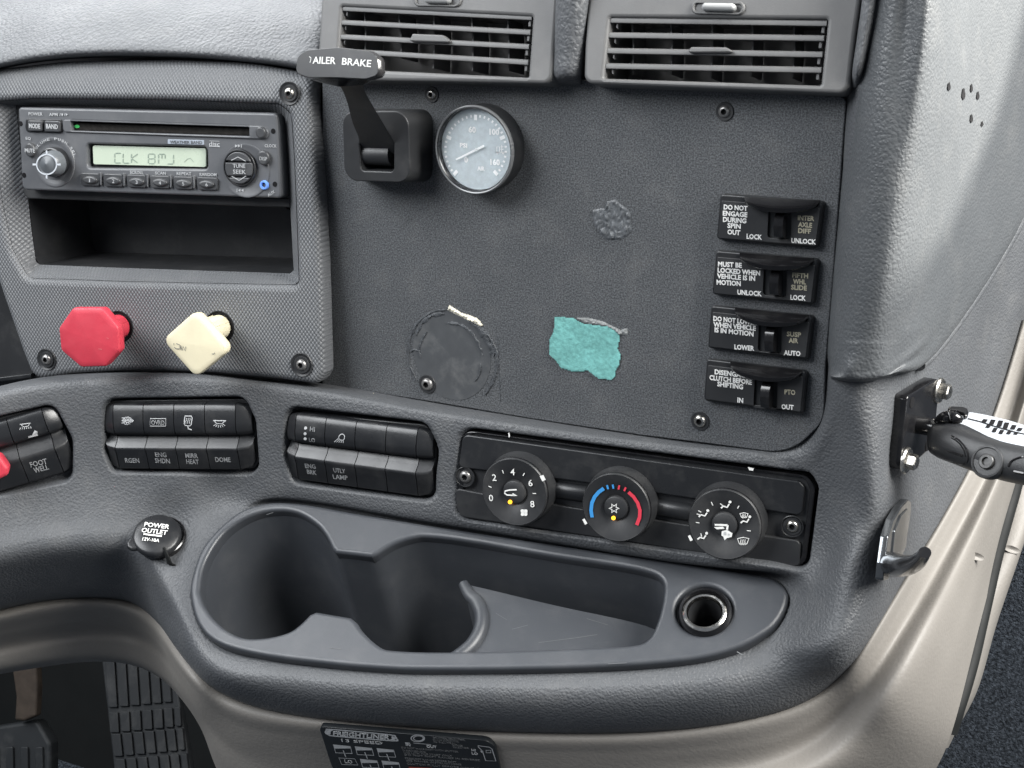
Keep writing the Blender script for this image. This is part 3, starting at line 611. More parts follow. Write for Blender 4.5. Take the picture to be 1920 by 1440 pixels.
# ------------------------------------------------------------------ trailer brake lever
BF_ = Fr(P(738, 275), (1, 0, 0), (0, -1, 0)); tb = thing('trailer_brake_lever', 'black trailer brake hand lever on a square housing beside the air gauge', 'brake lever', BF_)
bs = rpoly(BF_.q([(664, 203), (812, 205), (811, 341), (668, 336)]), .008, 6); fr_ = rpoly(BF_.q([(640, 207), (766, 207), (770, 344), (644, 340)], .024), .010, 6)
slot = rpoly(BF_.q([(673, 262), (738, 262), (738, 322), (676, 320)], .024), .003, 6)
n_ = 96; B3 = [np.array((*p, 0)) for p in resample(bs, n_)]; F3 = [np.array((*p, .020)) for p in resample(fr_, n_)]; cF = np.mean(F3, axis=0)
F4 = [np.array((*(p[:2] * .985 + cF[:2] * .015), .0228)) for p in F3]; M3 = [(p * .35 + q * .65) for p, q in zip(B3, F3)]; M3 = [np.array((p[0], p[1], .014)) for p in M3]
bridge('housing', B3, F4, SATIN, tb, extra=(M3, F3), smooth=70)
plate('housing_face', [[p[:2] for p in F4], slot], .0205, .0238, .0009, SATIN, tb, 3)
S3 = [np.array((*p, .023)) for p in resample(slot, 40)]; bridge('slot_wall', S3, [p * (1, 1, 0) + (0, 0, .004) for p in S3], SATIN, tb, smooth=40); link('slot_floor', mesh('slot_floor', [p * (1, 1, 0) + (0, 0, .004) for p in S3], [tuple(range(40))]), SATIN, tb, 0)
rl = BF_.q([(677, 290), (731, 291)], .019); tube('pivot_drum', [np.array((*rl[0], .0145)), np.array((*rl[1], .0145))], .0075, SATIN, tb, 20)
st = [(706, 290, .016, 30, 8), (705, 262, .026, 32.5, 8), (692, 235, .036, 30, 8), (677, 200, .048, 23.5, 7), (664, 172, .056, 20.5, 7), (654, 152, .062, 24, 7), (646, 134, .066, 32, 6)]
spine = hermite(np.array([(*BF_.uv(x, y, h), h) for x, y, h, _, _ in st]), [5] * 6); rr = hermite(np.array([[a_, b_, 0.0] for _, _, _, a_, b_ in st]), [5] * 6)
kx = np.linalg.norm(BF_.uv(701, 200, .05) - BF_.uv(700, 200, .05))
V = []; Fc = []; sec = 20
for p, r in zip(spine, rr):
    for j in range(sec):
        a_ = 2 * math.pi * j / sec; ca, sa = math.cos(a_), math.sin(a_); V.append(p + np.array((1, -.05, -.05)) * math.copysign(abs(ca) ** .6, ca) * r[0] * kx + np.array((0, .75, .66)) * math.copysign(abs(sa) ** .6, sa) * r[1] * kx)
for i in range(len(spine) - 1):
    for j in range(sec): Fc.append((i * sec + j, i * sec + (j + 1) % sec, (i + 1) * sec + (j + 1) % sec, (i + 1) * sec + j))
link('stem', mesh('stem', V, Fc + [tuple(range(sec))[::-1], tuple((len(spine) - 1) * sec + j for j in range(sec))]), SATIN, tb, 60)
HF = Fr(BF_.hit(636, 120, .078), BF_.ex, nrm(BF_.eh + .22 * BF_.ev)).roll((700, 123))
hf = thing('handle_frame', None, None, HF) if False else None
def in_tb(fr, me):                                # a mesh given in another frame, moved into the lever's own
    me.transform(BF_.mat.inverted() @ fr.mat); return me
ho = rpoly(HF.q([(553, 138), (557, 104), (578, 93), (636, 88), (696, 95), (714, 108), (716, 142), (690, 150), (636, 147), (578, 147)]), [.004, .006, .006, .05, .006, .006, .004, .008, .05, .008], 5)
n_ = 80; h0 = resample(ho, n_); cc = np.mean(h0, axis=0); un = resample(rpoly(HF.q([(560, 136), (562, 110), (640, 100), (712, 112), (713, 144), (684, 160), (636, 163), (594, 153)], -.012), .006, 5), n_)
lay = lambda L_, s, h: [np.array((*(p * s + cc * (1 - s)), h)) for p in L_]
s0 = np.argmin([p[0] - p[1] for p in h0]); h0 = h0[s0:] + h0[:s0]; s0 = np.argmin([p[0] - p[1] for p in un]); un = un[s0:] + un[:s0]
if (np.cross(h0[1] - h0[0], cc - h0[0]) > 0) != (np.cross(un[1] - un[0], cc - un[0]) > 0): un = [un[0]] + un[:0:-1]
hd = bridge('handle', lay(un, .55, -.016), lay(h0, .955, .0012), GLOSS, tb, extra=(lay(un, .97, -.0125), lay(un, 1.0, -.0105), lay(h0, .985, -.005), lay(h0, 1, -.003), lay(h0, .992, -.0008)), smooth=70)
in_tb(HF, hd.data)
hfp = plate('handle_face', [[p[:2] for p in lay(h0, .956, 0)]], .0004, .0014, .0003, BLACK, tb, 2); in_tb(HF, hfp.data)
ik = Ink(HF, .0016, c1, .012); ik.text('AILER', 200, 337, 328, 340, 40); ik.text('BRAKE', 365, 343, 528, 357, 40); ik.line([(180, 318), (190, 326), (188, 340), (184, 352)], 4)
k_ = ik.out('lettering', WHITE, hd); in_tb(HF, k_.data)

# ------------------------------------------------------------------ air gauge
AF = Fr(P(906, 264), (1, 0, 0), (0, -1, 0)); ga = thing('air_gauge', 'round pale-faced air pressure gauge in a black bezel on the switch panel', 'gauge', AF)
H = .0165; cg = AF.uv(888.5, 281.5, H); rg = (AF.uv(888, 198, H) - AF.uv(888, 365, H))[1] / 2
lathe('case', [(rg * .985, -.002), (rg * .99, .012), (rg, .0135), (rg, .0155), (rg * .985, H), (rg * .935, H + .0006), (rg * .915, H - .0004), (rg * .91, .0125)], BLACK, ga, cg, 72)
lathe('bezel_ring', [(rg * 1.003, H - .0012), (rg * .998, H + .0004), (rg * .972, H + .0011), (rg * .945, H + .0008)], M('bezel_grey', (.16, .165, .17), .3, .5, .3, var=.1), ga, cg, 72)
cd = AF.uv(890, 281, .0135); dl = thing('x', None, None) if False else None
lathe('dial', [(.00005, .0131), (rg * .93, .0130)], DIAL, ga, cd, 72)
ik = Ink(AF, .0133, c1, .04)
gc = (1115, 842); rx, ry = 190, 212
import math as _m
def gp(ang, k): return (gc[0] + rx * k * _m.cos(R(ang)), gc[1] - ry * k * _m.sin(R(ang)))
for i in range(33):
    a_ = 226 - i * (272 / 32); big = i % 8 == 0; ik.line([gp(a_, .93), gp(a_, .78 if big else .86)], 20 if big else 11)
ik.text('60', 1075, 727, 1117, 730, 32); ik.text('100', 1193, 740, 1248, 743, 32); ik.text('160', 1198, 910, 1252, 913, 32); ik.text('0', 1050, 898, 1072, 898, 30); ik.text('PSI', 1026, 815, 1068, 819, 24); ik.text('AIR', 1125, 946, 1166, 949, 24)
ik.box(1234, 826, 1250, 856, 5); ik.disc(1238, 862, 6); ik.disc(1270, 862, 6); ik.line([(1232, 856), (1278, 858)], 5); ik.line([(1262, 856), (1262, 816)], 5); ik.line([(1256, 826), (1272, 826)], 5); ik.line([(1256, 840), (1272, 840)], 5)
GW = M('gauge_white', (.95, .95, .93), .6, .2); ik.out('dial_print', GW, ga)
nd = Ink(AF, .0145, c1); nd.poly([(1002, 894), (1006, 902), (1160, 828), (1166, 820), (1158, 815)]); nd.disc(1118, 842, 8); nd.out('needle', GW, ga)
glass = bpy.data.materials.new('gauge_glass'); glass.use_nodes = True; _n = glass.node_tree.nodes['Principled BSDF']; _n.inputs['Transmission Weight'].default_value = 1; _n.inputs['IOR'].default_value = 1.04; _n.inputs['Roughness'].default_value = .0; _n.inputs['Base Color'].default_value = (.97, .98, 1, 1)
lathe('glass', [(.00005, .0157), (rg * .915, .0156)], glass, ga, cg, 64)

# ------------------------------------------------------------------ four lever switches
def zc(x, y): return (1280 + x / 3, 340 + y / 3)
def lever_switch(label, quad, hood, tx, words_, dull):
    fr = Fr(P(*np.mean([zc(*q) for q in quad], axis=0)), (1, 0, 0), (0, -1, 0)); fr = fr.roll(zc(*quad[1]), zc(*quad[0])); t = thing('lever_switch', label, 'switch', fr, 'lever switches down the panel\'s right side')
    Q = [zc(*q) for q in quad]; h = .0055
    # the outline in the photograph is the raised front plus the body's right side
    fq = fr.q([(Q[0][0], Q[0][1]), (Q[1][0] - 6, Q[1][1] + 1), (Q[2][0] - 5, Q[2][1]), Q[3]], h); sx = zc(*tx)
    sq = fr.q([zc(tx[0] - 14, tx[1]), zc(tx[0] + 112, tx[1] + 4), zc(tx[0] + 108, tx[1] + 172), zc(tx[0] - 22, tx[1] + 158)], h)
    plate('body', [rpoly(fr.q([(Q[0][0] + 4, Q[0][1] - 2), (Q[1][0], Q[1][1] - 1), Q[2], (Q[3][0] + 4, Q[3][1] - 2)], 0), .0022)], -.001, .004, .0008, BLACK, t, 2)
    plate('face', [rpoly(fq, .0022), rpoly(sq, .002)], .0015, h, .0010, BLACK, t, 3)
    inq = [fq[0] * .965 + np.mean(fq, axis=0) * .035 - np.array((0, .0032)), fq[1] * .965 + np.mean(fq, axis=0) * .035 - np.array((0, .0032)), fq[2] * .965 + np.mean(fq, axis=0) * .035 + (0, .0004), fq[3] * .965 + np.mean(fq, axis=0) * .035 + (0, .0004)]
    plate('legend_plate', [rpoly(inq, .001), rpoly(sq, .002)], h - .0004, h + .0006, .0003, SATIN, t, 2)
    # guard hood: a brow that stands out over the lever
    (ax, ay), (bx, by) = hood; zz = lambda x, y: zc(x, y); A0 = fr.uv(*zz(ax, ay), h); B0 = fr.uv(*zz(bx, by), h); wv = np.array((0, 1.0))
    V = []; n_ = 24
    for j in range(n_ + 1):
        s_ = j / n_; p = A0 * (1 - s_) + B0 * s_; bul = math.sin(math.pi * s_) ** .45; hh = h + .0006 + .0085 * bul; dn = -.0058 * bul
        V += [(p[0], p[1] + .0012, h - .001), (p[0], p[1] + .0010, h + .0035 * bul), (p[0], p[1] + dn * .55, hh), (p[0], p[1] + dn, hh - .0003), (p[0], p[1] + dn - .0005, hh - .0012), (p[0], p[1] + dn * .7 - .001, h + .003 * bul), (p[0], p[1] - .0024, h - .001)]
    Fc = [(i * 7 + j, i * 7 + (j + 1) % 7, (i + 1) * 7 + (j + 1) % 7, (i + 1) * 7 + j) for i in range(n_) for j in range(7)]
    link('guard_hood', mesh('guard_hood', V, Fc), GLOSS, t, 50)
    # lever: a paddle in a recessed slot
    c3 = [np.array((*p, h - .0005)) for p in resample(rpoly(sq, .002), 32)]; bridge('slot_wall', c3, [p * (1, 1, 0) - (0, 0, .004) for p in c3], SATIN, t, smooth=40); link('slot_floor', mesh('slot_floor', [p * (1, 1, 0) - (0, 0, .004) for p in c3], [tuple(range(32))]), VOID, t, 0)
    tq = fr.q([zc(tx[0] + 16, tx[1] + 2), zc(tx[0] + 76, tx[1] + 4), zc(tx[0] + 72, tx[1] + 164), zc(tx[0] + 14, tx[1] + 152)], h)
    pr = [(tq[0][1], -.002), (tq[0][1] - .001, .006), (tq[0][1] * .75 + tq[3][1] * .25, .0092), (tq[0][1] * .4 + tq[3][1] * .6, .0098), (tq[3][1] + .0012, .0080), (tq[3][1], .005), (tq[3][1], -.002)]
    lv = prism_u('lever', pr, tq[0][0], tq[1][0] - .0042, BUTTON, t)  # lighter plastic puts the lit left side into the lever's colour
    for vtx in lv.data.vertices:
        if vtx.co.x < tq[0][0] + .0005 and vtx.co.z > 0: vtx.co.z *= .35
    prism_u('lever_rib', [(v, hh + (.0036 if hh > 0 else 0)) for v, hh in pr], tq[1][0] - .0042, tq[1][0] + .0012, GLOSS, lv)
    ik = Ink(fr, h + .0007, zc, .034)
    for s_, x0, y0, x1, y1, ht in words_: ik.text(s_, x0, y0, x1, y1, ht)
    ik.out('lettering', WHITE, t)
    ik = Ink(fr, h + .0007, zc, .03)
    for s_, x0, y0, x1, y1, ht in dull: ik.text(s_, x0, y0, x1, y1, ht)
    ik.out('function_name', DULLINK, t)
lever_switch('top lever switch, lettered INTER AXLE DIFF, with LOCK and UNLOCK', [(212, 72), (808, 112), (772, 372), (190, 325)], ((348, 95), (770, 118)), (500, 158),
    [('DO NOT', 231, 143, 365, 152, 27), ('ENGAGE', 226, 178, 364, 188, 27), ('DURING', 227, 213, 358, 222, 27), ('SPIN', 252, 247, 327, 253, 27), ('OUT', 252, 283, 324, 289, 27), ('LOCK', 360, 308, 447, 314, 27), ('UNLOCK', 611, 331, 750, 341, 27)],
    [('INTER', 648, 204, 740, 209, 27), ('AXLE', 650, 241, 728, 247, 27), ('DIFF', 650, 276, 722, 281, 27)])
lever_switch('second lever switch down, lettered FIFTH WHL SLIDE', [(188, 390), (778, 435), (748, 690), (165, 635)], ((320, 412), (738, 445)), (474, 480),
    [('MUST BE', 199, 464, 333, 472, 27), ('LOCKED WHEN', 197, 498, 436, 516, 27), ('VEHICLE IS IN', 194, 531, 408, 546, 27), ('MOTION', 191, 566, 327, 575, 27), ('UNLOCK', 308, 622, 445, 632, 27), ('LOCK', 606, 651, 693, 657, 27)],
    [('FIFTH', 617, 526, 706, 532, 27), ('WHL', 621, 561, 694, 566, 27), ('SLIDE', 610, 594, 699, 600, 27)])
lever_switch('third lever switch down, lettered SUSP AIR, with LOWER and AUTO', [(160, 700), (748, 755), (718, 1000), (140, 935)], ((295, 722), (708, 765)), (446, 796),
    [('DO NOT LOWER', 173, 770, 418, 796, 27), ('WHEN VEHICLE', 173, 803, 412, 826, 27), ('IS IN MOTION', 180, 834, 399, 858, 27), ('LOWER', 291, 930, 403, 939, 27), ('AUTO', 569, 963, 663, 969, 27)],
    [('SUSP', 586, 857, 666, 863, 27), ('AIR', 597, 893, 650, 897, 27)])
lever_switch('bottom lever switch, lettered PTO, with IN and OUT', [(135, 1000), (712, 1065), (688, 1305), (118, 1230)], ((268, 1025), (672, 1075)), (422, 1110),
    [('DISENGAGE', 180, 1070, 372, 1094, 27), ('CLUTCH BEFORE', 151, 1102, 390, 1130, 27), ('SHIFTING', 195, 1138, 340, 1156, 27), ('IN', 308, 1229, 341, 1233, 27), ('OUT', 556, 1266, 624, 1272, 27)],
    [('PTO', 573, 1183, 634, 1188, 27)])

# ------------------------------------------------------------------ marks left on the switch panel
def scrap(name, label, cat, outline, mt, th, crinkle, px_step=3.2, ridged=False):
    xs_, ys_ = [p[0] for p in outline], [p[1] for p in outline]; x0, x1, y0, y1 = min(xs_), max(xs_), min(ys_), max(ys_)
    fr = Fr(P((x0 + x1) / 2, (y0 + y1) / 2), (1, 0, 0), (0, -1, 0)); nx, ny = int((x1 - x0) / px_step) + 2, int((y1 - y0) / px_step) + 2
    gx, gy = np.meshgrid(np.linspace(x0, x1, nx), np.linspace(y0, y1, ny), indexing='ij'); d = sdf(np.stack([gx, gy], -1).reshape(-1, 2), outline).reshape(nx, ny)
    rs = RNG.normal(size=(nx + 24, ny + 24))
    for _ in range(2 if not ridged else 1): rs = (rs[:-2] + rs[1:-1] + rs[2:]) / 3
    for _ in range(2 if not ridged else 9): rs = (rs[:, :-2] + rs[:, 1:-1] + rs[:, 2:]) / 3
    rs = rs[:nx, :ny] / rs.std() * .5
    V = []; base = np.clip(-d / 3, 0, 1)
    for i in range(nx):
        for j in range(ny):
            u, v = fr.uv(gx[i, j], gy[i, j]); V.append((u, v, th * (.25 + .75 * base[i, j]) + (.0006 * math.exp(-max(0, -d[i, j]) / 5) * (.4 + abs(rs[i // 4, j // 4])) if name == 'sticker_remnant' else 0) + abs(rs[i, j]) * crinkle * base[i, j] + .0001))
    idx = np.arange(nx * ny).reshape(nx, ny); ok = d < 1.2
    Fc = [(idx[i, j], idx[i, j + 1], idx[i + 1, j + 1], idx[i + 1, j]) for i in range(nx - 1) for j in range(ny - 1) if ok[i:i + 2, j:j + 2].all()]
    o = link(name, mesh(name, V, [f[::-1] for f in Fc]), mt, None, 60); o.matrix_world = fr.mat; return tag(o, label, cat)
z6 = lambda x, y: (720 + x / 3.692, 540 + y / 3.692)
scrap('sticker_remnant', 'torn turquoise sticker remnant left on the middle of the switch panel', 'sticker', [z6(*p) for p in ((1188, 198), (1310, 205), (1380, 245), (1560, 268), (1612, 300), (1636, 330), (1620, 420), (1640, 455), (1632, 530), (1605, 570), (1604, 612), (1578, 634), (1482, 622), (1415, 568), (1370, 575), (1300, 575), (1225, 548), (1190, 500), (1148, 460), (1152, 350), (1180, 295))], TEAL, .0004, .0002, 2.0)
scrap('sticker_lint', 'grey fuzzy paper backing along the top of the turquoise sticker remnant', 'sticker residue', [z6(*p) for p in ((1330, 205), (1420, 208), (1530, 235), (1590, 268), (1640, 290), (1686, 278), (1688, 325), (1625, 325), (1600, 300), (1550, 270), (1400, 245))], LINT, .0003, .0010, 1.6)
scrap('paper_scrap', 'torn cream paper sliver on the rim of the old adhesive ring', 'paper scrap', [z6(*p) for p in ((455, 118), (500, 148), (540, 172), (600, 190), (645, 208), (688, 255), (675, 268), (620, 240), (560, 212), (500, 180), (440, 150))], PAPER, .0008, .0016, 1.5)
z7 = lambda x, y: (1080 + x / 12, 350 + y / 12)
scrap('crinkled_film', 'crinkled round scrap of clear film stuck high on the panel', 'film scrap', [z7(*p) for p in ((370, 520), (650, 480), (700, 340), (900, 290), (1050, 420), (1180, 520), (1240, 640), (1230, 800), (1260, 980), (1150, 1110), (1000, 1180), (830, 1190), (680, 1180), (540, 1050), (440, 870), (390, 700))], FOIL, .0003, .0009, 1.6, True)
gr = Fr(P(848, 668), (1, 0, 0), (0, -1, 0)); ar_ = thing('adhesive_ring', 'broken ring of old dark adhesive at the lower left of the switch panel', 'adhesive residue', gr)
plate('residue_disc', [circ(*gr.uv(*z6(468, 455)), *(lambda k: (295 * k, 320 * k))(gr.sc(848, 668) / 3.692), 64)], -.0005, .00025, .0001, M('smooth_residue', (.074, .078, .083), .45, .45, var=.10, vscale=70, rvar=.1, dust=.25), ar_)
def smear(name, pts, w0, jag):
    uv = gr.q(spl([z6(*p) for p in pts], 8)); k = gr.sc(850, 660); V = []; n_ = len(uv)
    for i, p in enumerate(uv):
        t = nrm(uv[min(n_ - 1, i + 1)] - uv[max(0, i - 1)]); nn = np.array((-t[1], t[0])); wa, wb = (w0 * k / 3.692 * (1 + jag * RNG.uniform(-1, 1)) for _ in range(2)); e_ = min(1, i / 3, (n_ - 1 - i) / 3) * .9 + .1
        V += [(*(p + nn * wa * e_), .0001), (*(p + nn * wa * .4 * e_), .0006 + .0004 * RNG.random()), (*(p - nn * wb * .4 * e_), .0006 + .0004 * RNG.random()), (*(p - nn * wb * e_), .0001)]
    link(name, mesh(name, V, [(4 * i + j, 4 * i + j + 1, 4 * i + j + 5, 4 * i + j + 4) for i in range(n_ - 1) for j in range(3)]), GLUE, ar_, 40)
for pts, w0, jag in ((((440, 148), (340, 165), (250, 225), (195, 310), (170, 430), (180, 540), (230, 640)), 9, .6), (((300, 300), (265, 360), (245, 420), (258, 480)), 8, .7), (((420, 180), (330, 190), (260, 250), (225, 330)), 14, .7), (((440, 240), (530, 255), (600, 300), (650, 370), (685, 470)), 10, .7),
                     (((560, 215), (640, 265), (720, 330), (765, 400), (785, 480), (780, 570), (755, 650), (700, 740)), 10, .6), (((620, 250), (690, 320), (740, 400), (760, 470)), 26, .6), (((670, 520), (668, 580), (632, 645)), 7, .6), (((185, 440), (215, 425), (250, 445)), 7, .6)):
    smear('smear', pts, w0, jag)
hz = Ink(gr, .0001, z6); hz.out if False else None

# ------------------------------------------------------------------ pull knobs
def pull_knob(label, fr, stem_px, outline, h1, mt, dome, group='parking brake pull knobs'):
    f0 = fr.up(*stem_px); t = thing('pull_knob', label, 'knob', f0, group); c = (0, 0)
    lathe('shaft_hole', [(.0001, .0003), (.0105, .0003), (.0112, .0009), (.0118, .0002)], VOID, t, c, 28)
    hc = f0.uv(*np.mean(outline, axis=0), h1); V0 = resample(rpoly(f0.q(outline, h1), .0030 if mt is RED else .0055, 6), 96); cc = np.mean(V0, axis=0)
    r = .0088; n_ = 32; pts = [np.array((*(cc * 0), -.01)), np.array((*(cc * .0), h1 * .0)), np.array((*(cc * .55), h1 - .012)), np.array((*cc, h1 - .008))]
    lathe('stem', [(r, -.01), (r, .018), (r * .96, .020), (r * .96, h1 - .008)], mt, t, c, 32)
    for k_ in range(3): a_ = R(40 + 90 * k_); plate('rib', [[np.array((math.cos(a_ + s) * rr_, math.sin(a_ + s) * rr_)) for s, rr_ in ((-.25, r * .9), (.25, r * .9), (.22, r * 1.08), (-.22, r * 1.08))]], .001, h1 - .009, .0003, mt, t)
    L_ = lambda s, h: [np.array((*((p - cc) * s + cc), h)) for p in V0]
    bridge('head', L_(.55, h1 - .0095), L_(.0005, h1 + dome), mt, t, smooth=50, extra=(L_(.94, h1 - .0085), L_(.985, h1 - .0075), L_(1.0, h1 - .0055), L_(1.0, h1 - .0015), L_(.985, h1 - .0004), L_(.955, h1), L_(.80, h1 + dome * .25), L_(.42, h1 + dome * .8)))
    return t, f0
z4 = lambda x, y: (x / 3, 500 + y / 3)
rk, rf = pull_knob('red octagonal pull knob on the left of the two', ZF, (224, 612), [z4(*p) for p in ((408, 233), (572, 233), (662, 342), (670, 474), (592, 562), (455, 566), (342, 470), (330, 345))], .038, RED, .0015)
ik = Ink(rf, .0391, z4)
for pts in (((425, 395), (440, 380)), ((455, 400), (470, 385)), ((505, 405), (520, 412)), ((485, 465), (500, 470)), ((555, 462), (575, 466)), ((600, 400), (612, 404))): ik.line(pts, 2.5)
ik.out('worn_lettering', M('worn_red', (.72, .20, .21), .6), rk)
wk, wf = pull_knob('cream diamond-shaped pull knob with worn letters, right of the red knob', ZF, (412, 613), [z4(*p) for p in ((1097, 248), (1290, 468), (1100, 622), (912, 412))], .036, CREAM, .0008)
ik = Ink(wf, .0367, z4, .0); ik.text('ƆNI', 978, 448, 1045, 462, 34) if False else None
ik.line([(992, 432), (1012, 440), (1012, 462), (990, 462), (980, 452)], 4); ik.line([(1018, 444), (1018, 468)], 4); ik.line([(1026, 470), (1028, 446), (1044, 474), (1046, 450)], 4); ik.line([(1192, 490), (1202, 492), (1208, 484)], 4); ik.line([(978, 442), (978, 430)], 3)
ik.out('worn_lettering', FAINT, wk)

# ------------------------------------------------------------------ radio
zr = lambda x, y: (x / 3.4286, 180 + y / 3.4286)
RF = ZF.up(280, 285, -.004); ra = thing('car_radio', 'grey car radio with green LCD, disc slot and round volume knob', 'radio', RF)
ro = rpoly(RF.q([(33.5, 201), (519, 212), (527, 372), (41.5, 356)]), [.003, .003, .003, .004])
lcdw = rpoly(RF.q([zr(*p) for p in ((558, 308), (1330, 328), (1335, 470), (560, 462))]), .003)
slotq = rpoly(RF.q([zr(*p) for p in ((460, 160), (1605, 200), (1607, 258), (462, 222))]), .0006)
plate('faceplate', [ro, lcdw, slotq], -.014, 0, .0016, RADIO, ra, 3)
V = [(*p, -.003) for p in RF.q([zr(*p) for p in ((560, 310), (1335, 330), (1335, 465), (560, 458))])]; 
lc = plate('display', [rpoly(RF.q([zr(*p) for p in ((592, 318), (1322, 337), (1322, 458), (597, 440))], -.002), .0015)], -.0045, -.0025, .0003, LCD, ra)
plate('display_well', [RF.q([zr(*p) for p in ((550, 300), (1345, 320), (1345, 480), (550, 470))], -.004)], -.008, -.0052, 0, BLACK, ra)
ik = Ink(RF, -.0024, zr)
def seg(x, y, w_, h_, on, wd=6):
    pts = {'a': ((x, y), (x + w_, y)), 'b': ((x + w_, y), (x + w_, y + h_ / 2)), 'c': ((x + w_, y + h_ / 2), (x + w_, y + h_)), 'd': ((x, y + h_), (x + w_, y + h_)), 'e': ((x, y + h_ / 2), (x, y + h_)), 'f': ((x, y), (x, y + h_ / 2)), 'g': ((x, y + h_ / 2), (x + w_, y + h_ / 2)), 'k': ((x, y + h_ / 2), (x + w_, y)), 'n': ((x, y + h_ / 2), (x + w_, y + h_)), 'i': ((x + w_ / 2, y), (x + w_ / 2, y + h_ / 2))}
    for s in on:
        (a_, b_), (c_, d_) = pts[s]; q = .10; ik.line([(a_ + (c_ - a_) * q, b_ + (d_ - b_) * q), (c_ - (c_ - a_) * q, d_ - (d_ - b_) * q)], wd)
for x, on in ((738, 'adef'), (792, 'def'), (846, 'efkn'), (954, 'abcdefg'), (1020, 'abefi'), (1074, 'bcd')): seg(x, 368 + (x - 738) * .02, 42, 62, on)
ik.line([(1185, 425), (1205, 405), (1225, 400), (1245, 425)], 3); ik.out('display_segments', LCDINK, ra)
plate('slot_surround', [rpoly(RF.q([zr(*p) for p in ((405, 150), (1690, 192), (1735, 225), (1720, 272), (1690, 278), (410, 232))]), .003), slotq], -.001, .0012, .0008, RADIO, ra)
plate('disc_slot', [RF.q([zr(*p) for p in ((450, 150), (1620, 190), (1620, 270), (450, 235))], -.006)], -.012, -.0085, 0, VOID, ra)
plate('slot_brush', [RF.q([zr(*p) for p in ((462, 172), (1606, 208), (1606, 254), (464, 218))], -.003)], -.006, -.003, .0004, M('slot_felt', (.030, .028, .026), .95, .1, bump=[('noise', .0006, .0005)], var=.3, vscale=400), ra)
plate('status_lamp', [circ(*RF.uv(*zr(490, 196), -.002), .0022, .0012, 16)], -.0032, -.0026, .0001, GREEN, ra)
def button(pts, r, h, mt=BUTTON, name='button', bev=.0007, hole=None):
    return plate(name, [rpoly(RF.q([zr(*p) for p in pts], h), r)], -.001, h, bev, mt, ra, 3)
ink_w = Ink(RF, .0006, zr, .006); ink_b = Ink(RF, .0030, zr, .012)
plate('button_surround', [rpoly(RF.q([zr(*p) for p in ((166, 146), (392, 150), (412, 180), (400, 238), (370, 240), (172, 232), (162, 200))], .0006), .002)], -.001, .0008, .0005, BLACK, ra)
button(((176, 156), (268, 158), (268, 226), (180, 225)), .0012, .0028); button(((284, 158), (384, 162), (380, 232), (284, 228)), .0014, .0028)
ink_b.text('MODE', 186, 190, 258, 194, 30, .02); ink_b.text('BAND', 296, 193, 372, 197, 30, .02)
ink_w.text('POWER', 184, 114, 273, 116, 20); ink_w.text('APM', 316, 118, 370, 119, 20); ink_w.line([(384, 127), (390, 110)], 3); ink_w.poly([(396, 112), (406, 112), (406, 126), (396, 126)]); ink_w.line([(414, 127), (420, 110)], 3); ink_w.poly([(424, 110), (436, 119), (424, 128)])
ink_w.text('SCROLL', 836, 490, 922, 492, 20); ink_w.text('SCAN', 998, 494, 1066, 496, 20); ink_w.text('REPEAT', 1136, 498, 1230, 500, 20); ink_w.text('RANDOM', 1284, 503, 1392, 506, 20); ink_w.text('CLOCK', 1702, 319, 1778, 321, 20); ink_w.text('EQ', 166, 271, 198, 272, 18)
ink_w.text('AUX', 1722, 640, 1764, 612, 20)
for x in (1512, 1530): ink_w.poly([(x, 311), (x + 16, 321), (x, 331)])
ink_w.line([(1552, 311), (1552, 332)], 5); ink_w.line([(1524, 596), (1524, 616)], 5)
for x in (1546, 1566): ink_w.poly([(x, 596), (x - 15, 606), (x, 616)])
for i in range(6):
    x = 510 + i * 150; y = 494 + i * 5.4; w_ = 130 if i < 5 else 138
    b_ = plate('preset_key', [rpoly(RF.q([zr(*p) for p in ((x, y), (x + w_, y + 5), (x + w_ - 2, y + 86), (x + 8, y + 82))], .002), .002)], -.001, .0018, .0006, BUTTON, ra, 3)
    cx_, cy_ = x + 66, y + 46; a_ = RF.uv(*zr(cx_, cy_), .003); k = RF.sc(*zr(cx_, cy_)) / 3.4286
    lathe('key_cap', [(.0001, .0038), (23 * k * .6, .0036), (23 * k * .92, .0029), (23 * k, .0018)], BUTTON, b_, (a_[0] / 1, a_[1]), 28, 1.0) if False else plate('key_cap', [circ(a_[0], a_[1], 56 * k, 25 * k, 32)], .0012, .0034, .0014, BUTTON, b_, 4)
    q = Ink(RF, .0036, zr, .0); q.text(str(i + 1), cx_ - (5 if i else 3), cy_ + 1, cx_ + (9 if i else 3), cy_ + 2, 24); q.out('numeral', GREYINK, b_)
    if i < 5: plate('divider', [rpoly(RF.q([zr(*p) for p in ((x + w_ + 4, y - 4), (x + w_ + 13, y - 3), (x + w_ + 17, y + 80), (x + w_ + 8, y + 80))], .001), .0005)], -.001, .0022, .0005, RADIO, ra)
c = RF.uv(*zr(345, 425)); k = RF.sc(*zr(345, 425)) / 3.4286
lathe('knob_dish', [(162 * k, -.0002), (158 * k, .0006), (148 * k, .0008), (135 * k, .0003), (90 * k, -.0004)], RADIO, ra, c, 56)
c = RF.uv(*zr(318, 432), .008); 
kn = lathe('volume_knob', [(95 * k, -.001), (95 * k, .0050), (92 * k, .0068), (84 * k, .0072), (82 * k, .0066)], BLACK, ra, RF.uv(*zr(345, 425), .004), 48)
c = RF.uv(*zr(300, 440), .016); sp = .93
lathe('knob_cap', [(84 * k, .006), (80 * k, .0125), (70 * k, .0150), (66 * k, .0155), (60 * k, .0150), (48 * k, .0155), (.0001, .0170)], M('knob_soft', (.11, .12, .13), .35, .5, var=.1), ra, RF.uv(*zr(302, 438), .0155), 48)
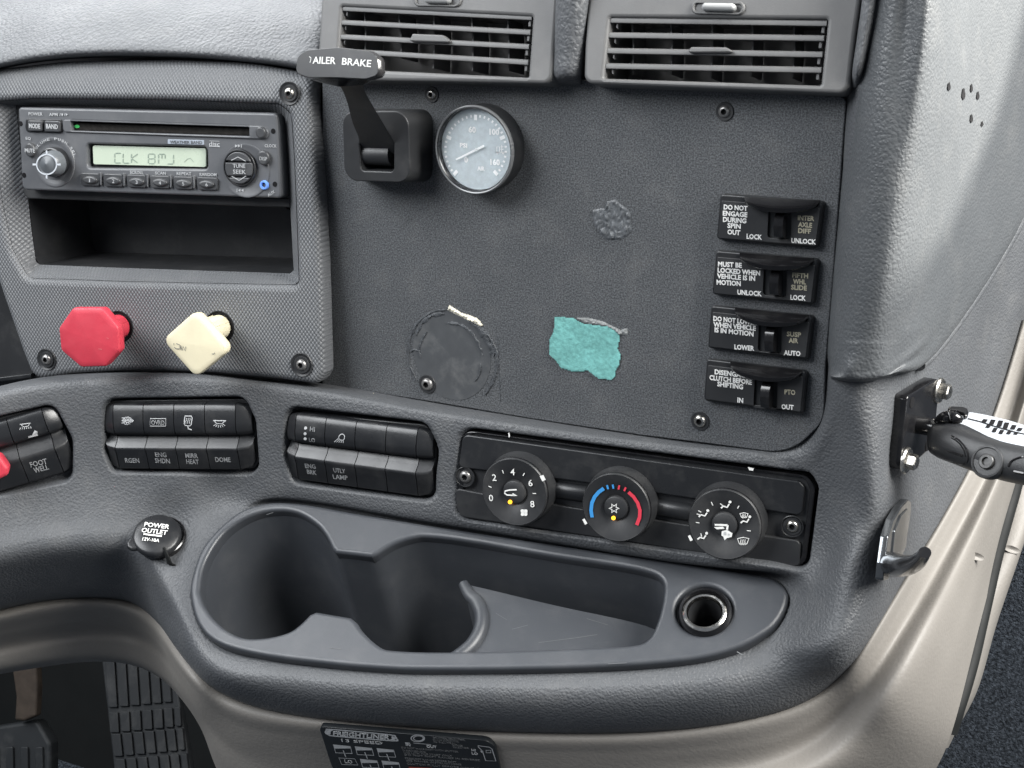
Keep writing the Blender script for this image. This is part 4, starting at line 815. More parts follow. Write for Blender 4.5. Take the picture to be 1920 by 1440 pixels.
q = Ink(RF, .0158, zr); q.ring(300, 440, 64, 9)
for a_ in (90, 0, 180, 270): q.line([(300 + 64 * math.cos(R(a_)), 440 - 64 * math.sin(R(a_))), (300 + 90 * math.cos(R(a_)), 440 - 90 * math.sin(R(a_)))], 12)
q.out('knob_ring', M('knob_marks', (.55, .58, .62), .35, .5), kn)
q = Ink(RF, .0014, zr, .0)
for i, ch in enumerate('VOLUME PUSH SEL'):
    a_ = 152 - i * 9.6; x, y = 345 + 142 * math.cos(R(a_)), 425 - 150 * math.sin(R(a_)); dx, dy = 8 * math.sin(R(a_)), 8 * math.cos(R(a_))
    if ch != ' ': q.text(ch, x - dx, y - dy, x + dx, y + dy, 17)
q.out('knob_lettering', GREYINK, ra)
a_ = RF.uv(*zr(193, 347), .002); plate('mute_button', [circ(a_[0], a_[1], 38 * k, 47 * k, 32)], -.001, .0030, .0014, BUTTON, ra, 4); ink_b.text('MUTE', 160, 348, 224, 352, 26, .01)
c = RF.uv(*zr(1580, 480)); lathe('dish', [(166 * k, -.0002), (163 * k, .0005), (156 * k, .0006), (150 * k, .0003), (.0001, .0002)], RADIO, ra, c, 64)
c = RF.uv(*zr(1537, 462), .003)
plate('tune_rocker_surround', [circ(*c, 112 * k, 114 * k, 48), circ(*c, 98 * k, 100 * k, 48)], .0, .0030, .001, BLACK, ra, 3)
for y0, y1 in ((-97, -40), (-36, 52), (56, 97)):
    pts = [(x, y) for x, y in ((96 * math.cos(t), 98 * math.sin(t)) for t in np.linspace(0, 2 * math.pi, 90)) if y0 <= y <= y1]
    pts = sorted([p for p in pts if p[0] >= 0], key=lambda p: p[1]) + sorted([p for p in pts if p[0] < 0], key=lambda p: -p[1])
    plate('tune_rocker', [[np.array((c[0] + x * k, c[1] - y * k)) for x, y in pts][::-1]], .0, .0042 if y0 != -36 else .0036, .0007, BUTTON, ra, 3)
q = Ink(RF, .0045, zr, .004); q.text('TUNE', 1497, 448, 1577, 449, 27); q.text('SEEK', 1498, 485, 1580, 488, 27); q.line([(1486, 414), (1530, 392), (1580, 419)], 5); q.line([(1490, 516), (1538, 543), (1582, 514)], 5); q.out('tune_lettering', GREYINK, ra)
a_ = RF.uv(*zr(1694, 397), .002); plate('display_button', [circ(a_[0], a_[1], 42 * k, 46 * k, 32)], -.001, .0034, .0015, BUTTON, ra, 4); q = Ink(RF, .0036, zr, .0); q.text('DISP', 1668, 400, 1718, 404, 24); q.out('display_lettering', GREYINK, ra)
a_ = RF.uv(*zr(1678, 235), .002); plate('eject_button', [circ(a_[0], a_[1], 34 * k, 36 * k, 32)], -.001, .0034, .0012, BUTTON, ra, 4); ink_b.poly([(1660, 238), (1684, 240), (1672, 222)]); ink_b.line([(1658, 246), (1686, 248)], 4)
a_ = RF.uv(*zr(1702, 572)); lathe('aux_jack', [(14 * k, -.004), (15 * k, .0016), (17 * k, .0020), (25 * k, .0020), (29 * k, .0012), (30 * k, -.001)], M('jack_ring', (.16, .33, .85), .35, .5, var=.05), ra, a_, 32); lathe('jack_bore', [(.0001, -.0005), (15 * k, -.0004)], VOID, ra, a_, 20)
for x, y in ((133, 177), (155, 509), (1757, 226), (1768, 567)): plate('pin_hole', [circ(*RF.uv(*zr(x, y)), 15 * k, 16 * k, 20)], -.0005, .0003, 0, VOID, ra)
plate('badge', [rpoly(RF.q([zr(*p) for p in ((1080, 278), (1312, 284), (1312, 314), (1080, 308))]), .0006)], -.0002, .0004, .0001, M('badge_print', (.36, .40, .46), .4), ra); q = Ink(RF, .0005, zr, .014); q.text('WEATHER BAND', 1094, 295, 1300, 299, 20); q.out('badge_lettering', RADIO, ra)
q = Ink(RF, .0003, zr, .006)
q.text('disc', 1344, 306, 1412, 308, 30); q.line([(1344, 322), (1414, 326)], 5); q.line([(1346, 288), (1410, 291)], 3); q.out('disc_mark', GREYINK, ra)
ink_w.out('lettering', GREYINK, ra); ink_b.out('key_lettering', GREYINK, ra)

# ------------------------------------------------------------------ rocker switch rows
def bank(label, corners, divs, caps, vtop, vfold, vbot, cv, icons, texts, rocker_names):
    c3 = [shell_at(*cv(*q))[0] for q in corners]; f = Fr.pts(c3[0], c3[1], c3[2], o=(c3[0] + c3[1]) / 2).up(*np.mean([cv(*corners[0]), cv(*corners[1]), cv(*corners[2])], axis=0))
    t = thing('rocker_switch_row', label, 'switch row', f, 'rocker switch rows'); h = .001
    U = [f.uv(*cv(*d), h)[0] for d in divs]; yv = lambda p: f.uv(*cv(*p), h)[1]; vt, vf, vb = yv(vtop), yv(vfold), yv(vbot); up = vt - vf; lo = vf - vb
    lift = -.0065
    prof = [(vt, -.012), (vt, .004), (vt - .0006, .0056), (vt - .0016, .0064), (vt - up * .22, .0076), (vt - up * .55, .0092), (vt - up * .80, .0090), (vt - up * .93, .0076), (vf + .0004, .0042), (vf - .0008, .0036), (vf - lo * .16, .0056), (vf - lo * .30, .0096), (vf - lo * .36, .0102), (vf - lo * .41, .0098), (vf - lo * .50, .0086), (vb + .0010, .0060), (vb, .0050), (vb, -.012)]
    prof = [(v, hh + lift) for v, hh in prof]
    housing = [f.q([cv(*q) for q in caps], 0)]; plate('housing', [rpoly(housing[0], .006)], -.018, -.0062, .001, SATIN, t)
    for i in range(len(U) - 1):
        r = prism_u('rocker', prof, U[i] + .0003, U[i + 1] - .0003, BLACK, t, 50)
        if rocker_names and rocker_names[i]: r['label'] = rocker_names[i]
    umin, umax = min(p[0] for p in housing[0]), max(p[0] for p in housing[0])
    for a_, b_, sg in ((umin + .001, U[0] - .0003, 1), (U[-1] + .0003, umax - .001, -1)):
        if b_ - a_ < .001: continue
        k = len(prof); V = []
        for s_, sh in ((0, .80), (.25, .94), (1, 1)):
            u = (a_ + (b_ - a_) * s_) if sg > 0 else (b_ - (b_ - a_) * s_)
            V += [(u, v * sh, hh - (.0035 * (1 - s_) ** 2 if hh > lift else 0)) for v, hh in prof]
        Fc = [(j * k + i, j * k + (i + 1) % k, (j + 1) * k + (i + 1) % k, (j + 1) * k + i) for j in range(2) for i in range(k)] + [tuple(range(k)), tuple(range(2 * k, 3 * k))[::-1]]
        link('end_cap', mesh('end_cap', V, Fc), BLACK, t, 50)
    def warp(o):                                  # lay the print on the rockers' curved faces
        vs = [p[0] for p in prof[1:-1]][::-1]; hs = [p[1] for p in prof[1:-1]][::-1]
        for v in o.data.vertices: v.co.z = float(np.interp(v.co.y, vs, hs)) + .0003 + (.0001 if v.co.z > h else 0)
        return o
    ik = Ink(f, h, cv, .02); icons(ik); warp(ik.out('symbols', GREYINK, t))
    ik = Ink(f, h, cv, .02)
    for a_ in texts: ik.text(*a_)
    warp(ik.out('lettering', GREYINK, t)); return t, f, warp
def ic2(k):
    for i in range(9): a_ = i * 40; k.ring(722 + 18 * math.cos(R(a_)), 864 + 14 * math.sin(R(a_)), 7, 4, 0, 300, 10)
    for y in (848, 862, 876): k.line([(690, y), (706, y)], 4)
    k.line([(700, 862), (752, 862)], 4); k.poly([(746, 853), (760, 863), (746, 873)])
    k.box(850, 852, 938, 893, 4); k.text('OVRD', 857, 872, 932, 874, 26)
    k.line([(1045, 838), (1080, 838), (1085, 848), (1082, 884), (1074, 892), (1048, 890), (1043, 880), (1043, 846)], 5, True); k.line([(1062, 892), (1066, 908), (1084, 914)], 7)
    for x in (1053, 1063, 1073): k.line([(x, 880), (x - 2, 868), (x + 2, 858), (x, 848)], 3)
    k.line([(1204, 862), (1276, 864)], 5); k.line([(1212, 866), (1224, 878), (1254, 880), (1268, 868)], 4)
    for i in range(6): a_ = -50 + i * 20; k.line([(1240 + 24 * math.sin(R(a_)), 870 + 18 * math.cos(R(a_))), (1240 + 42 * math.sin(R(a_)), 872 + 30 * math.cos(R(a_)))], 4)
bank('middle row of four black rocker switches, RGEN to DOME', [(690, 790), (1300, 790), (690, 1120)], [(644, 900), (812, 900), (984, 900), (1157, 900), (1330, 900)], [(586, 760), (1372, 752), (1420, 880), (1440, 1150), (632, 1142), (590, 1010)], (960, 774), (960, 955), (960, 1142), z4, ic2,
     [('RGEN', 704, 1088, 784, 1090, 28), ('ENG', 877, 1053, 940, 1055, 28), ('SHDN', 872, 1089, 956, 1093, 28), ('MIRR', 1046, 1059, 1116, 1061, 28), ('HEAT', 1048, 1095, 1118, 1098, 28), ('DOME', 1212, 1083, 1298, 1085, 28)], ['rocker switch marked RGEN', 'rocker switch marked ENG SHDN', 'rocker switch marked MIRR HEAT', 'rocker switch marked DOME'])
z5 = lambda x, y: (500 + x / 3.84, 680 + y / 3.84)
def ic3(k):
    k.text('HI', 318, 472, 354, 477, 32); k.text('LO', 313, 550, 358, 555, 32)
    for y in (467, 506, 543): k.disc(287, y, 11)
    k.ring(550, 532, 21, 5, 0, 360, 20, 22); k.line([(530, 545), (562, 556)], 5)
    for i in range(5): k.line([(526 + i * 9, 540 + i * 4), (496 + i * 16, 566 + i * 2)], 4)
b3, f3, w3 = bank('right row of rocker switches, ENG BRK, UTLY LAMP and two blanks', [(200, 400), (1090, 510), (200, 840)], [(214, 600), (427, 620), (643, 640), (862, 660), (1082, 680)], [(150, 370), (1130, 462), (1198, 640), (1186, 985), (205, 842), (140, 680)], (640, 425), (640, 640), (640, 905), z5, ic3,
     [('ENG', 281, 738, 358, 744, 33), ('BRK', 291, 783, 360, 792, 33), ('UTLY', 486, 770, 571, 778, 33), ('LAMP', 477, 820, 584, 828, 33)], ['rocker switch marked ENG BRK with HI and LO', 'rocker switch marked UTLY LAMP', 'blank black rocker', 'blank black rocker'])
def ic1(k):
    k.line([(112, 886), (172, 878)], 4); k.line([(120, 890), (136, 898), (158, 894), (166, 884)], 3)
    for i in range(6): k.line([(118 + i * 11, 902 - i * 1.2), (112 + i * 13, 914 - i * 1.6)], 3)
    k.poly([(196, 916), (210, 922), (214, 948), (160, 962), (160, 950), (182, 944)])
b1, f1, w1 = bank('left row of rocker switches with FOOT WELL, cut by the frame edge', [(-40, 900), (250, 815), (-30, 1180)], [(-140, 960), (55, 920), (262, 890)], [(-200, 900), (300, 790), (392, 985), (388, 1170), (-200, 1290)], (90, 846), (100, 1000), (130, 1230), z4, ic1,
     [('FOOT', 170, 1112, 264, 1090, 32), ('WELL', 190, 1146, 272, 1124, 32)], [None, 'rocker switch marked FOOT WELL'])
q = f1.up(*z4(-30, 1110)); ov = thing('paddle_switch', 'red paddle switch lever poking in at the left frame edge', 'switch', q)
plate('paddle', [rpoly(q.q([z4(*p) for p in ((-90, 1070), (0, 1060), (52, 1130), (48, 1170), (0, 1195), (-90, 1210))], .012), .004)], .0, .014, .003, RED, ov, 4)

# ------------------------------------------------------------------ climate control panel
z7c = lambda x, y: (820 + x / 2.5946, 760 + y / 2.5946)
c3 = [shell_at(*q)[0] for q in ((885, 822), (1500, 905), (880, 950))]; CF = Fr.pts(*c3).up(1190, 935)
CF = Fr(CF.o - CF.eh * .002, CF.ex, CF.eh)
cl = thing('climate_control', 'long black climate control panel with three round dials', 'climate control', CF)
co_ = rpoly(CF.q([(868, 806), (1517, 892), (1529, 916), (1510, 1064), (861, 969), (862, 900)]), [.008, .008, .008, .008, .008, .03])
plate('body', [co_], -.014, -.001, .001, SATIN, cl, 2)
up_ = rpoly(CF.q([z7c(*p) for p in ((128, 140), (1760, 368), (1790, 395), (1775, 535), (1250, 452), (640, 362), (105, 300))], .001), [.005, .004, .004, .004, .02, .02, .003])
plate('upper_step', [up_], -.002, .0022, .0009, BLACK, cl, 3)
lo_ = rpoly(CF.q([z7c(*p) for p in ((92, 400), (220, 425), (620, 487), (1200, 575), (1770, 655), (1765, 775), (1740, 782), (120, 540), (98, 500))]), [.003, .01, .01, .01, .004, .004, .006, .006, .006])
plate('lower_step', [lo_], -.002, .0016, .0009, SATIN, cl, 3)
plate('edge_rim', [co_, [p * .972 for p in co_]], -.003, .0010, .0006, GLOSS, cl, 2)
for x0, y0, x1, y1 in ((560, 400, 740, 425), (1085, 490, 1240, 515)):
    m_ = CF.uv(*z7c((x0 + x1) / 2, (y0 + y1) / 2 + 10)); a_, b_ = CF.uv(*z7c(x0, y0)), CF.uv(*z7c(x1, y1)); d_ = nrm(b_ - a_)
    tube('channel_bulge', [np.array((*(m_ - d_ * .022), -.006)), np.array((*(m_ - d_ * .018), -.003)), np.array((*(m_ + d_ * .018), -.003)), np.array((*(m_ + d_ * .022), -.006))], .0065, BLACK, cl, 20)
for x, y in ((873.5, 893.5), (1486, 986)):
    c = CF.uv(x, y); lathe('screw_boss', [(.0072, .0016), (.0068, .0018), (.0062, .0010), (.0056, -.0004), (.0001, -.0004)], BLACK, cl, c, 28); torx(cl, CF, x, y, 12, 0.0, DKSTEEL if x < 1000 else STEEL, True)
def dial(c_px, r_px, label):
    h = .0155; c = CF.uv(*z7c(*c_px), h); k = CF.sc(*z7c(*c_px), h) / 2.5946; r = r_px * k
    t = lathe('dial', [(r * 1.03, -.002), (r * 1.05, .0035), (r * 1.02, .0060), (r * .99, .0120), (r * 1.0, .0135), (r * .985, .0150), (r * .955, h + .0002), (r * .93, h), (r * .42, h - .0008), (r * .38, h - .0016), (r * .345, h - .0018), (r * .340, h - .0006), (r * .325, h + .0006), (r * .30, h + .0009), (r * .12, h + .0012), (.00005, h + .0012)], SATIN, cl, c, 72)
    t['label'] = label
    ring = lathe('dial_ring', [(r * .985, .0148), (r * 1.004, .0142), (r * 1.006, .0136), (r * 1.0, .0130)], GLOSS, t, c, 72)
    return t, Ink(CF, h + .0002, z7c, .006), Ink(CF, h + .0014, z7c, .006), c, k
t, a, b, _, _ = dial((374, 422), 166, 'fan speed dial numbered 0 to 8')
for s, x, y in (('0', 261, 449), ('2', 277, 350), ('4', 366, 323), ('6', 453, 376), ('8', 462, 479)): a.text(s, x - 10, y, x + 10, y + 1, 32)
for p in (((249, 393), (264, 399)), ((317, 315), (322, 331)), ((424, 329), (417, 343)), ((464, 428), (481, 429))): a.line(p, 4)
for dx, dy in ((-9, -8), (9, -7), (-8, 9), (9, 9)): a.disc(422 + dx, 521 + dy, 8)
a.line([(422, 505), (422, 537)], 4); a.line([(407, 521), (438, 521)], 4); a.poly([(498, 345), (516, 338), (528, 362), (511, 370)]); a.out('dial_print', WHITE, t)
b.line([(386, 410), (350, 412), (330, 417), (328, 428), (340, 436), (376, 438)], 7); b.poly([(366, 426), (390, 440), (366, 441)]); b.out('button_print', WHITE, t)
b = Ink(CF, .0169, z7c); b.disc(354, 470, 10); b.out('indicator_lamp', AMBER, t)
t, a, b, _, _ = dial((868, 498), 168, 'temperature dial with blue and red arcs')
bl, rd = Ink(CF, .0158, z7c), Ink(CF, .0158, z7c)
bl.line([(753, 545), (748, 510), (752, 475), (765, 445), (785, 422), (810, 404)], 17); bl.line([(826, 388), (831, 408)], 9); bl.line([(853, 385), (857, 405)], 9); bl.out('cold_arc', BLUE, t)
rd.line([(930, 422), (955, 445), (975, 475), (986, 510), (984, 545), (970, 582)], 17); rd.line([(886, 389), (881, 409)], 9); rd.line([(917, 399), (909, 417)], 9); rd.out('hot_arc', REDINK, t)
a.poly([(705, 556), (716, 550), (730, 574), (719, 581)]); a.out('pointer', WHITE, t)
for i in range(6): b.line([(860 + 11 * math.cos(R(60 * i + 30)), 501 + 11 * math.sin(R(60 * i + 30))), (860 + 25 * math.cos(R(60 * i)), 501 + 25 * math.sin(R(60 * i))), (860 + 11 * math.cos(R(60 * i - 30)), 501 + 11 * math.sin(R(60 * i - 30)))], 4.5)
b.out('button_print', WHITE, t); b = Ink(CF, .0169, z7c); b.disc(857, 548, 10); b.out('indicator_lamp', AMBER, t)
t, a, b, _, _ = dial((1396, 580), 174, 'air direction dial with a worn centre button')
for p in (((1333, 470), (1341, 487)), ((1468, 489), (1460, 501)), ((1258, 569), (1275, 572)), ((1506, 609), (1525, 611))): a.line(p, 4)
def person(x, y, f=1):
    a.disc(x + 20 * f, y - 18, 7); a.line([(x + 16 * f, y - 8), (x + 6 * f, y + 8), (x - 12, y + 2), (x - 24, y + 12)], 7)
person(1404, 488); person(1296, 530); person(1290, 640); person(1500, 560)
a.line([(1376, 478), (1392, 490)], 4); a.line([(1262, 528), (1282, 534)], 4); a.line([(1270, 512), (1284, 520)], 4); a.line([(1282, 622), (1286, 640)], 4)
for dx, dy, s in ((1492, 535, .7), (1488, 660, 1.0)):
    a.line([(dx - 28 * s, dy - 12 * s), (dx, dy - 18 * s), (dx + 28 * s, dy - 12 * s), (dx + 18 * s, dy + 14 * s), (dx - 18 * s, dy + 14 * s)], 4, True)
    for q_ in (-10, 0, 10): a.line([(dx + q_ * s, dy - 8 * s), (dx + (q_ - 2) * s, dy + 2 * s), (dx + q_ * s, dy + 20 * s)], 3)
a.poly([(1219, 636), (1230, 630), (1243, 655), (1231, 661)]); a.out('dial_print', WHITE, t)
b.poly([(1349, 576), (1413, 578), (1412, 588), (1350, 585)]); b.poly([(1346, 592), (1390, 590), (1398, 600), (1360, 603)]); b.poly([(1408, 583), (1418, 583), (1414, 606), (1404, 604)]); b.poly([(1384, 612), (1410, 606), (1436, 622), (1432, 640), (1408, 646), (1398, 656), (1392, 640), (1382, 632)]); b.out('worn_coating', WHITE, t)
b = Ink(CF, .0171, z7c); b.poly([(1394, 618), (1404, 614), (1406, 630), (1396, 632)]); b.poly([(1414, 622), (1424, 626), (1418, 636)]); b.out('worn_patch', GREYINK, t)
ik = Ink(CF, .0026, z7c); ik.poly([(345, 136), (350, 132), (354, 148), (348, 158)]); ik.poly([(1510, 300), (1540, 306), (1536, 318), (1518, 316)]); ik.out('paint_chip', WHITE, cl)

# ------------------------------------------------------------------ power outlet cap
zp = lambda x, y: (200 + x / 9.6, 930 + y / 9.6)
q0, n0 = shell_at(*zp(980, 720)); OF = Fr(q0, (1, 0.2, 0), n0).roll(zp(1200, 745)); oc_ = thing('power_outlet_cap', 'black rubber power outlet cap with white lettering left of the cup holder', 'outlet cap', OF)
h = .011; c = OF.uv(*zp(900, 680), h); k = OF.sc(*zp(900, 680), h) / 9.6
c0 = OF.uv(*zp(1010, 790), 0); lathe('socket_body', [(365 * k, -.002), (368 * k, .003), (350 * k, .006), (330 * k, .0065), (320 * k, .006)], GLOSS, oc_, c0, 48)
tb_ = OF.q([zp(*p) for p in ((640, 620), (540, 690), (400, 770), (355, 850), (370, 920), (450, 965), (560, 955), (660, 1000), (760, 900))], h - .002)
plate('cap_tab', [rpoly(tb_, .002)], h - .0055, h - .0012, .0017, BLACK, oc_, 3)
lathe('cap', [(345 * k, .0045), (362 * k, .0062), (366 * k, .0085), (350 * k, .0105), (320 * k, h + .0003), (200 * k, h + .0012), (.0001, h + .0016)], BLACK, oc_, c, 56)
st_ = [(*OF.uv(*zp(1040, 985), .009), .009), (*OF.uv(*zp(1075, 1050), .0095), .0095), (*OF.uv(*zp(1105, 1130), .007), .007), (*OF.uv(*zp(1150, 1230), .003), .003), (*OF.uv(*zp(1220, 1290), .000), 0.0)]
tube('strap', hermite(np.array(st_), [4] * 4), (.0012, .0042), RUBBER, oc_, 10, flat=(0.1, 0, 1))
ik = Ink(OF, h + .0019, zp, .02); ik.text('POWER', 682, 505, 1130, 555, 78); ik.text('OUTLET', 632, 608, 1090, 660, 80); ik.line([(662, 685), (992, 724)], 26); ik.text('12V-10A', 645, 768, 950, 802, 58); ik.out('lettering', WHITE, oc_)

# ------------------------------------------------------------------ device mount and arm
zm = lambda x, y: (1440 + x / 4, 560 + y / 4)
q0, n0 = shell_at(1722, 800); MF = Fr.turn(1715, 795, 0, yaw=80, tilt=0); MF = Fr(q0, MF.ex, MF.eh); q1 = MF.hit(*zm(1110, 950)); MF = Fr(q1 + MF.eh * .010, MF.ex, MF.eh)
mo = thing('mount_arm', 'black double-ended clamp arm on a bolted plate at the right edge', 'device mount', MF)
plq = rpoly(MF.q([zm(*p) for p in ((1045, 735), (1270, 600), (1284, 640), (1262, 910), (1222, 1120), (1128, 1205), (1040, 1290), (985, 1280), (995, 1180))]), [.003, .004, .003, .01, .006, .008, .006, .004, .004])
plate('base_plate', [plq], -.0085, 0, .0008, GLOSS, mo, 2)
for x, y in ((1290, 690), (1040, 1215)):
    c = MF.uv(*zm(x, y), .001); bl_ = lathe('bolt', [(.0001, .0075), (.0042, .0075), (.0050, .0068), (.0050, .0018), (.0058, .0016)], STEEL, mo, c, 6, smooth=20); lathe('washer', [(.003, .0022), (.0075, .0020), (.0082, .0012), (.0082, .0002)], STEEL, bl_, c, 28)
for x, y in ((1080, 780), (1195, 1105)): plate('bolt_hole', [circ(*MF.uv(*zm(x, y)), .0034, .0034, 20)], -.0002, .0003, 0, VOID, mo)
a0 = MF.uv(*zm(1140, 950), .001)
# arm: built in its own plane facing the viewer, running right and slightly down
lb = MF.w(*a0, .0); NF = Fr(MF.w(*a0, .028), (1.0, -.05, -.10), nrm((-.30, -.86, .42))); NF = NF.roll((1920, 862), (1752, 816))
axp = lambda px, py, h=0: NF.w(*NF.uv(px, py, h), h)
to_m = lambda p: MF.loc(p)
sp_ = [lb, lb + MF.eh * .012, axp(1756, 806)]; tube('ball_stem', [to_m(p) for p in hermite(np.array(sp_), [5, 5])], .0055, GLOSS, mo, 18)
def bodypath(off):
    out = []
    for x, yt, yb in ((1747, 815, 840), (1752, 800, 852), (1765, 794, 860), (1790, 791, 869), (1815, 798, 879), (1852, 812, 893), (1890, 824, 903), (1920, 831, 909), (1960, 840, 918), (2000, 848, 925)): out.append((x, yt, yb))
    return out
V = []; sec = 24; bp = bodypath(0)
for x, yt, yb in bp:
    a_, b_ = NF.uv(x, yt), NF.uv(x + (yb - yt) * -.05, yb); m_ = (a_ + b_) / 2; hv = (a_ - b_) / 2
    for j in range(sec):
        th = 2 * math.pi * j / sec; ca, sa = math.cos(th), math.sin(th); s1 = math.copysign(abs(ca) ** .75, ca); s2 = math.copysign(abs(sa) ** .75, sa)
        V.append(to_m(NF.w(*(m_ + hv * s1), .0165 * s2 * (np.linalg.norm(hv) / .016))))
nb = len(bp); Fc = [(i * sec + j, i * sec + (j + 1) % sec, (i + 1) * sec + (j + 1) % sec, (i + 1) * sec + j) for i in range(nb - 1) for j in range(sec)] + [tuple(range(sec))[::-1], tuple((nb - 1) * sec + j for j in range(sec))]
body = link('arm_half', mesh('arm_half', V, Fc), ARM, mo, 60)
# upper half behind it with interlocking teeth, its gloss highlight painted as pale colour
tq = [(1814, 770), (1852, 777), (1890, 786), (1920, 795), (2000, 818), (2000, 852), (1920, 836), (1890, 829), (1852, 818), (1815, 804), (1795, 795), (1806, 780)]
UF = Fr(NF.o - NF.eh * .0, NF.ex, nrm(NF.eh * .55 + NF.ev * .84)); UF = Fr(axp(1850, 806, .004), UF.ex, UF.eh).roll((1920, 826), (1850, 806))
tm = plate_mesh([rpoly(UF.q(tq), .003)], -.008, 0, .0015, 3); tm.transform(MF.mat.inverted() @ UF.mat); tm.name = 'arm_top'; link('arm_top', tm, M('arm_highlight', (.50, .53, .57), .38, .5, .25, var=.10, vscale=160, bump=[('noise', .0008, .00008)]), mo, 40)
zt = lambda x, y: (1740 + x / 8, 740 + y / 8)
ik = Ink(UF, .0003, zt); ik.line([(600, 358), (800, 408), (900, 442), (1060, 492), (1200, 530), (1320, 565), (1500, 600)], 12)
for x, y, l in ((840, 400, 50), (955, 425, 80), (1070, 450, 100), (1160, 480, 100), (1270, 500, 70), (1365, 530, 50)): ik.line([(x + 26, y - l * .62), (x - 6, y + l * .30)], 30)
for x, y, l in ((905, 470, 45), (1000, 520, 70), (1100, 550, 65), (1215, 565, 45), (1320, 580, 30)): ik.line([(x + 16, y - 20), (x - 16, y + l * .62)], 26)
tk = ik.out('tooth_gaps', VOID, mo); tk.data.transform(MF.mat.inverted() @ UF.mat)
wm = plate_mesh([rpoly(UF.q([zt(*p) for p in ((295, 262), (330, 232), (520, 236), (590, 262), (610, 320), (590, 372), (540, 380), (520, 330), (430, 300), (300, 290))]), .002)], 0, .003, .0012, 3); wm.transform(MF.mat.inverted() @ UF.mat); wm.name = 'wing_knob'; link('wing_knob', wm, GLOSS, mo, 40)
dm = [axp(*zt(110, 400), .006), axp(*zt(240, 350), .008), axp(*zt(400, 345), .008), axp(*zt(520, 395), .006)]; tube('clamp_dome', [to_m(p) for p in hermite(np.array(dm), [5, 5, 5])], [.0012 + .0030 * math.sin(math.pi * i / 15) for i in range(16)], GLOSS, mo, 16)
def on_arm(px, py):                               # height of the arm's front over its plane at a pixel
    xs_ = [b[0] for b in bp]; yt = np.interp(px, xs_, [b[1] for b in bp]); yb = np.interp(px, xs_, [b[2] for b in bp]); s1 = np.clip(((yt + yb) / 2 - py) / ((yb - yt) / 2), -.98, .98)
    hv = (yb - yt) / 2 * NF.sc(px, py); return .0165 * (1 - abs(s1) ** 2.67) ** .375 * hv / .016
c_px = zt(885, 1005); hb = on_arm(*c_px); c = NF.uv(*c_px, hb)
bm = lathe('boss', [(.0098, hb - .006), (.0099, hb - .0006), (.0094, hb + .0006), (.0084, hb + .0008), (.0080, hb - .0002), (.0001, hb - .0002)], ARM, mo, c, 40); bm.data.transform(MF.mat.inverted() @ NF.mat)
bm = lathe('socket_bolt', [(.0045, hb - .001), (.0045, hb + .0014), (.0040, hb + .0019), (.0025, hb + .0019), (.0022, hb + .0002), (.0001, hb + .0002)], BOLTM, mo, c, 32); bm.data.transform(MF.mat.inverted() @ NF.mat)
def groove(pts, wd, closed=False):
    P3 = [axp(*zt(x, y), on_arm(*zt(x, y)) + .0001) for x, y in pts]; o = tube('groove', [to_m(p) for p in P3], wd, GLOSS, mo, 6)
groove(spl([(180, 595), (300, 605), (420, 650), (510, 730), (580, 830), (600, 940), (570, 1020), (480, 1035), (340, 990), (170, 915)], 5), .0006); groove([(170, 800), (340, 855), (520, 915)], .0009); groove([(190, 625), (300, 632), (400, 672), (480, 740), (545, 840), (562, 930)], .0005)
groove(spl([(1200, 1080), (1260, 990), (1380, 940), (1500, 935)], 5), .0006); groove([(1290, 1150), (1440, 1180)], .0009)

# ------------------------------------------------------------------ bag hook
zh = lambda x, y: (1600 + x / 3.4286, 680 + y / 3.4286)
q0, n0 = shell_at(*zh(290, 1150)); KF2 = Fr(q0, (.35, .94, 0), nrm(n0 + np.array((.35, .1, .0)))); KF2 = Fr(q0 + n0 * .0035, KF2.ex, KF2.eh)
hk = thing('bag_hook', 'glossy dark hook on a pointed back plate, low on the right side', 'hook', KF2)
plate('back_plate', [rpoly(KF2.q([zh(*p) for p in ((182, 1402), (192, 1290), (215, 1120), (250, 1010), (300, 925), (345, 878), (365, 888), (362, 960), (340, 1110), (322, 1210), (250, 1340), (215, 1395))]), .002)], -.004, .0008, .0008, SMOKE, hk, 2)
plate('inner_panel', [rpoly(KF2.q([zh(*p) for p in ((235, 1230), (250, 1080), (290, 980), (335, 935), (338, 1010), (322, 1190), (280, 1220))]), .0015)], .0004, .0016, .0005, SMOKE, hk, 2)
HP = [(236, 1298, -.002), (256, 1298, .005), (300, 1304, .014), (350, 1302, .024), (405, 1282, .032), (440, 1250, .037), (460, 1220, .040)]; hr = [(.0062, .0064), (.0062, .0060), (.0058, .0052), (.0052, .0044), (.0040, .0034), (.0030, .0028), (.0026, .0024)]
hp3 = hermite(np.array([KF2.loc(KF2.hit(*zh(x, y), hh)) for x, y, hh in HP]), [5] * 6); rr = hermite(np.array([[a_, b_, 0] for a_, b_ in hr]), [5] * 6)
tube('hook', list(hp3), [(float(a_) * 1.22, float(b_) * 1.22) for a_, b_, _ in rr], GLOSS, hk, 20, flat=(0, 1, 0.0))

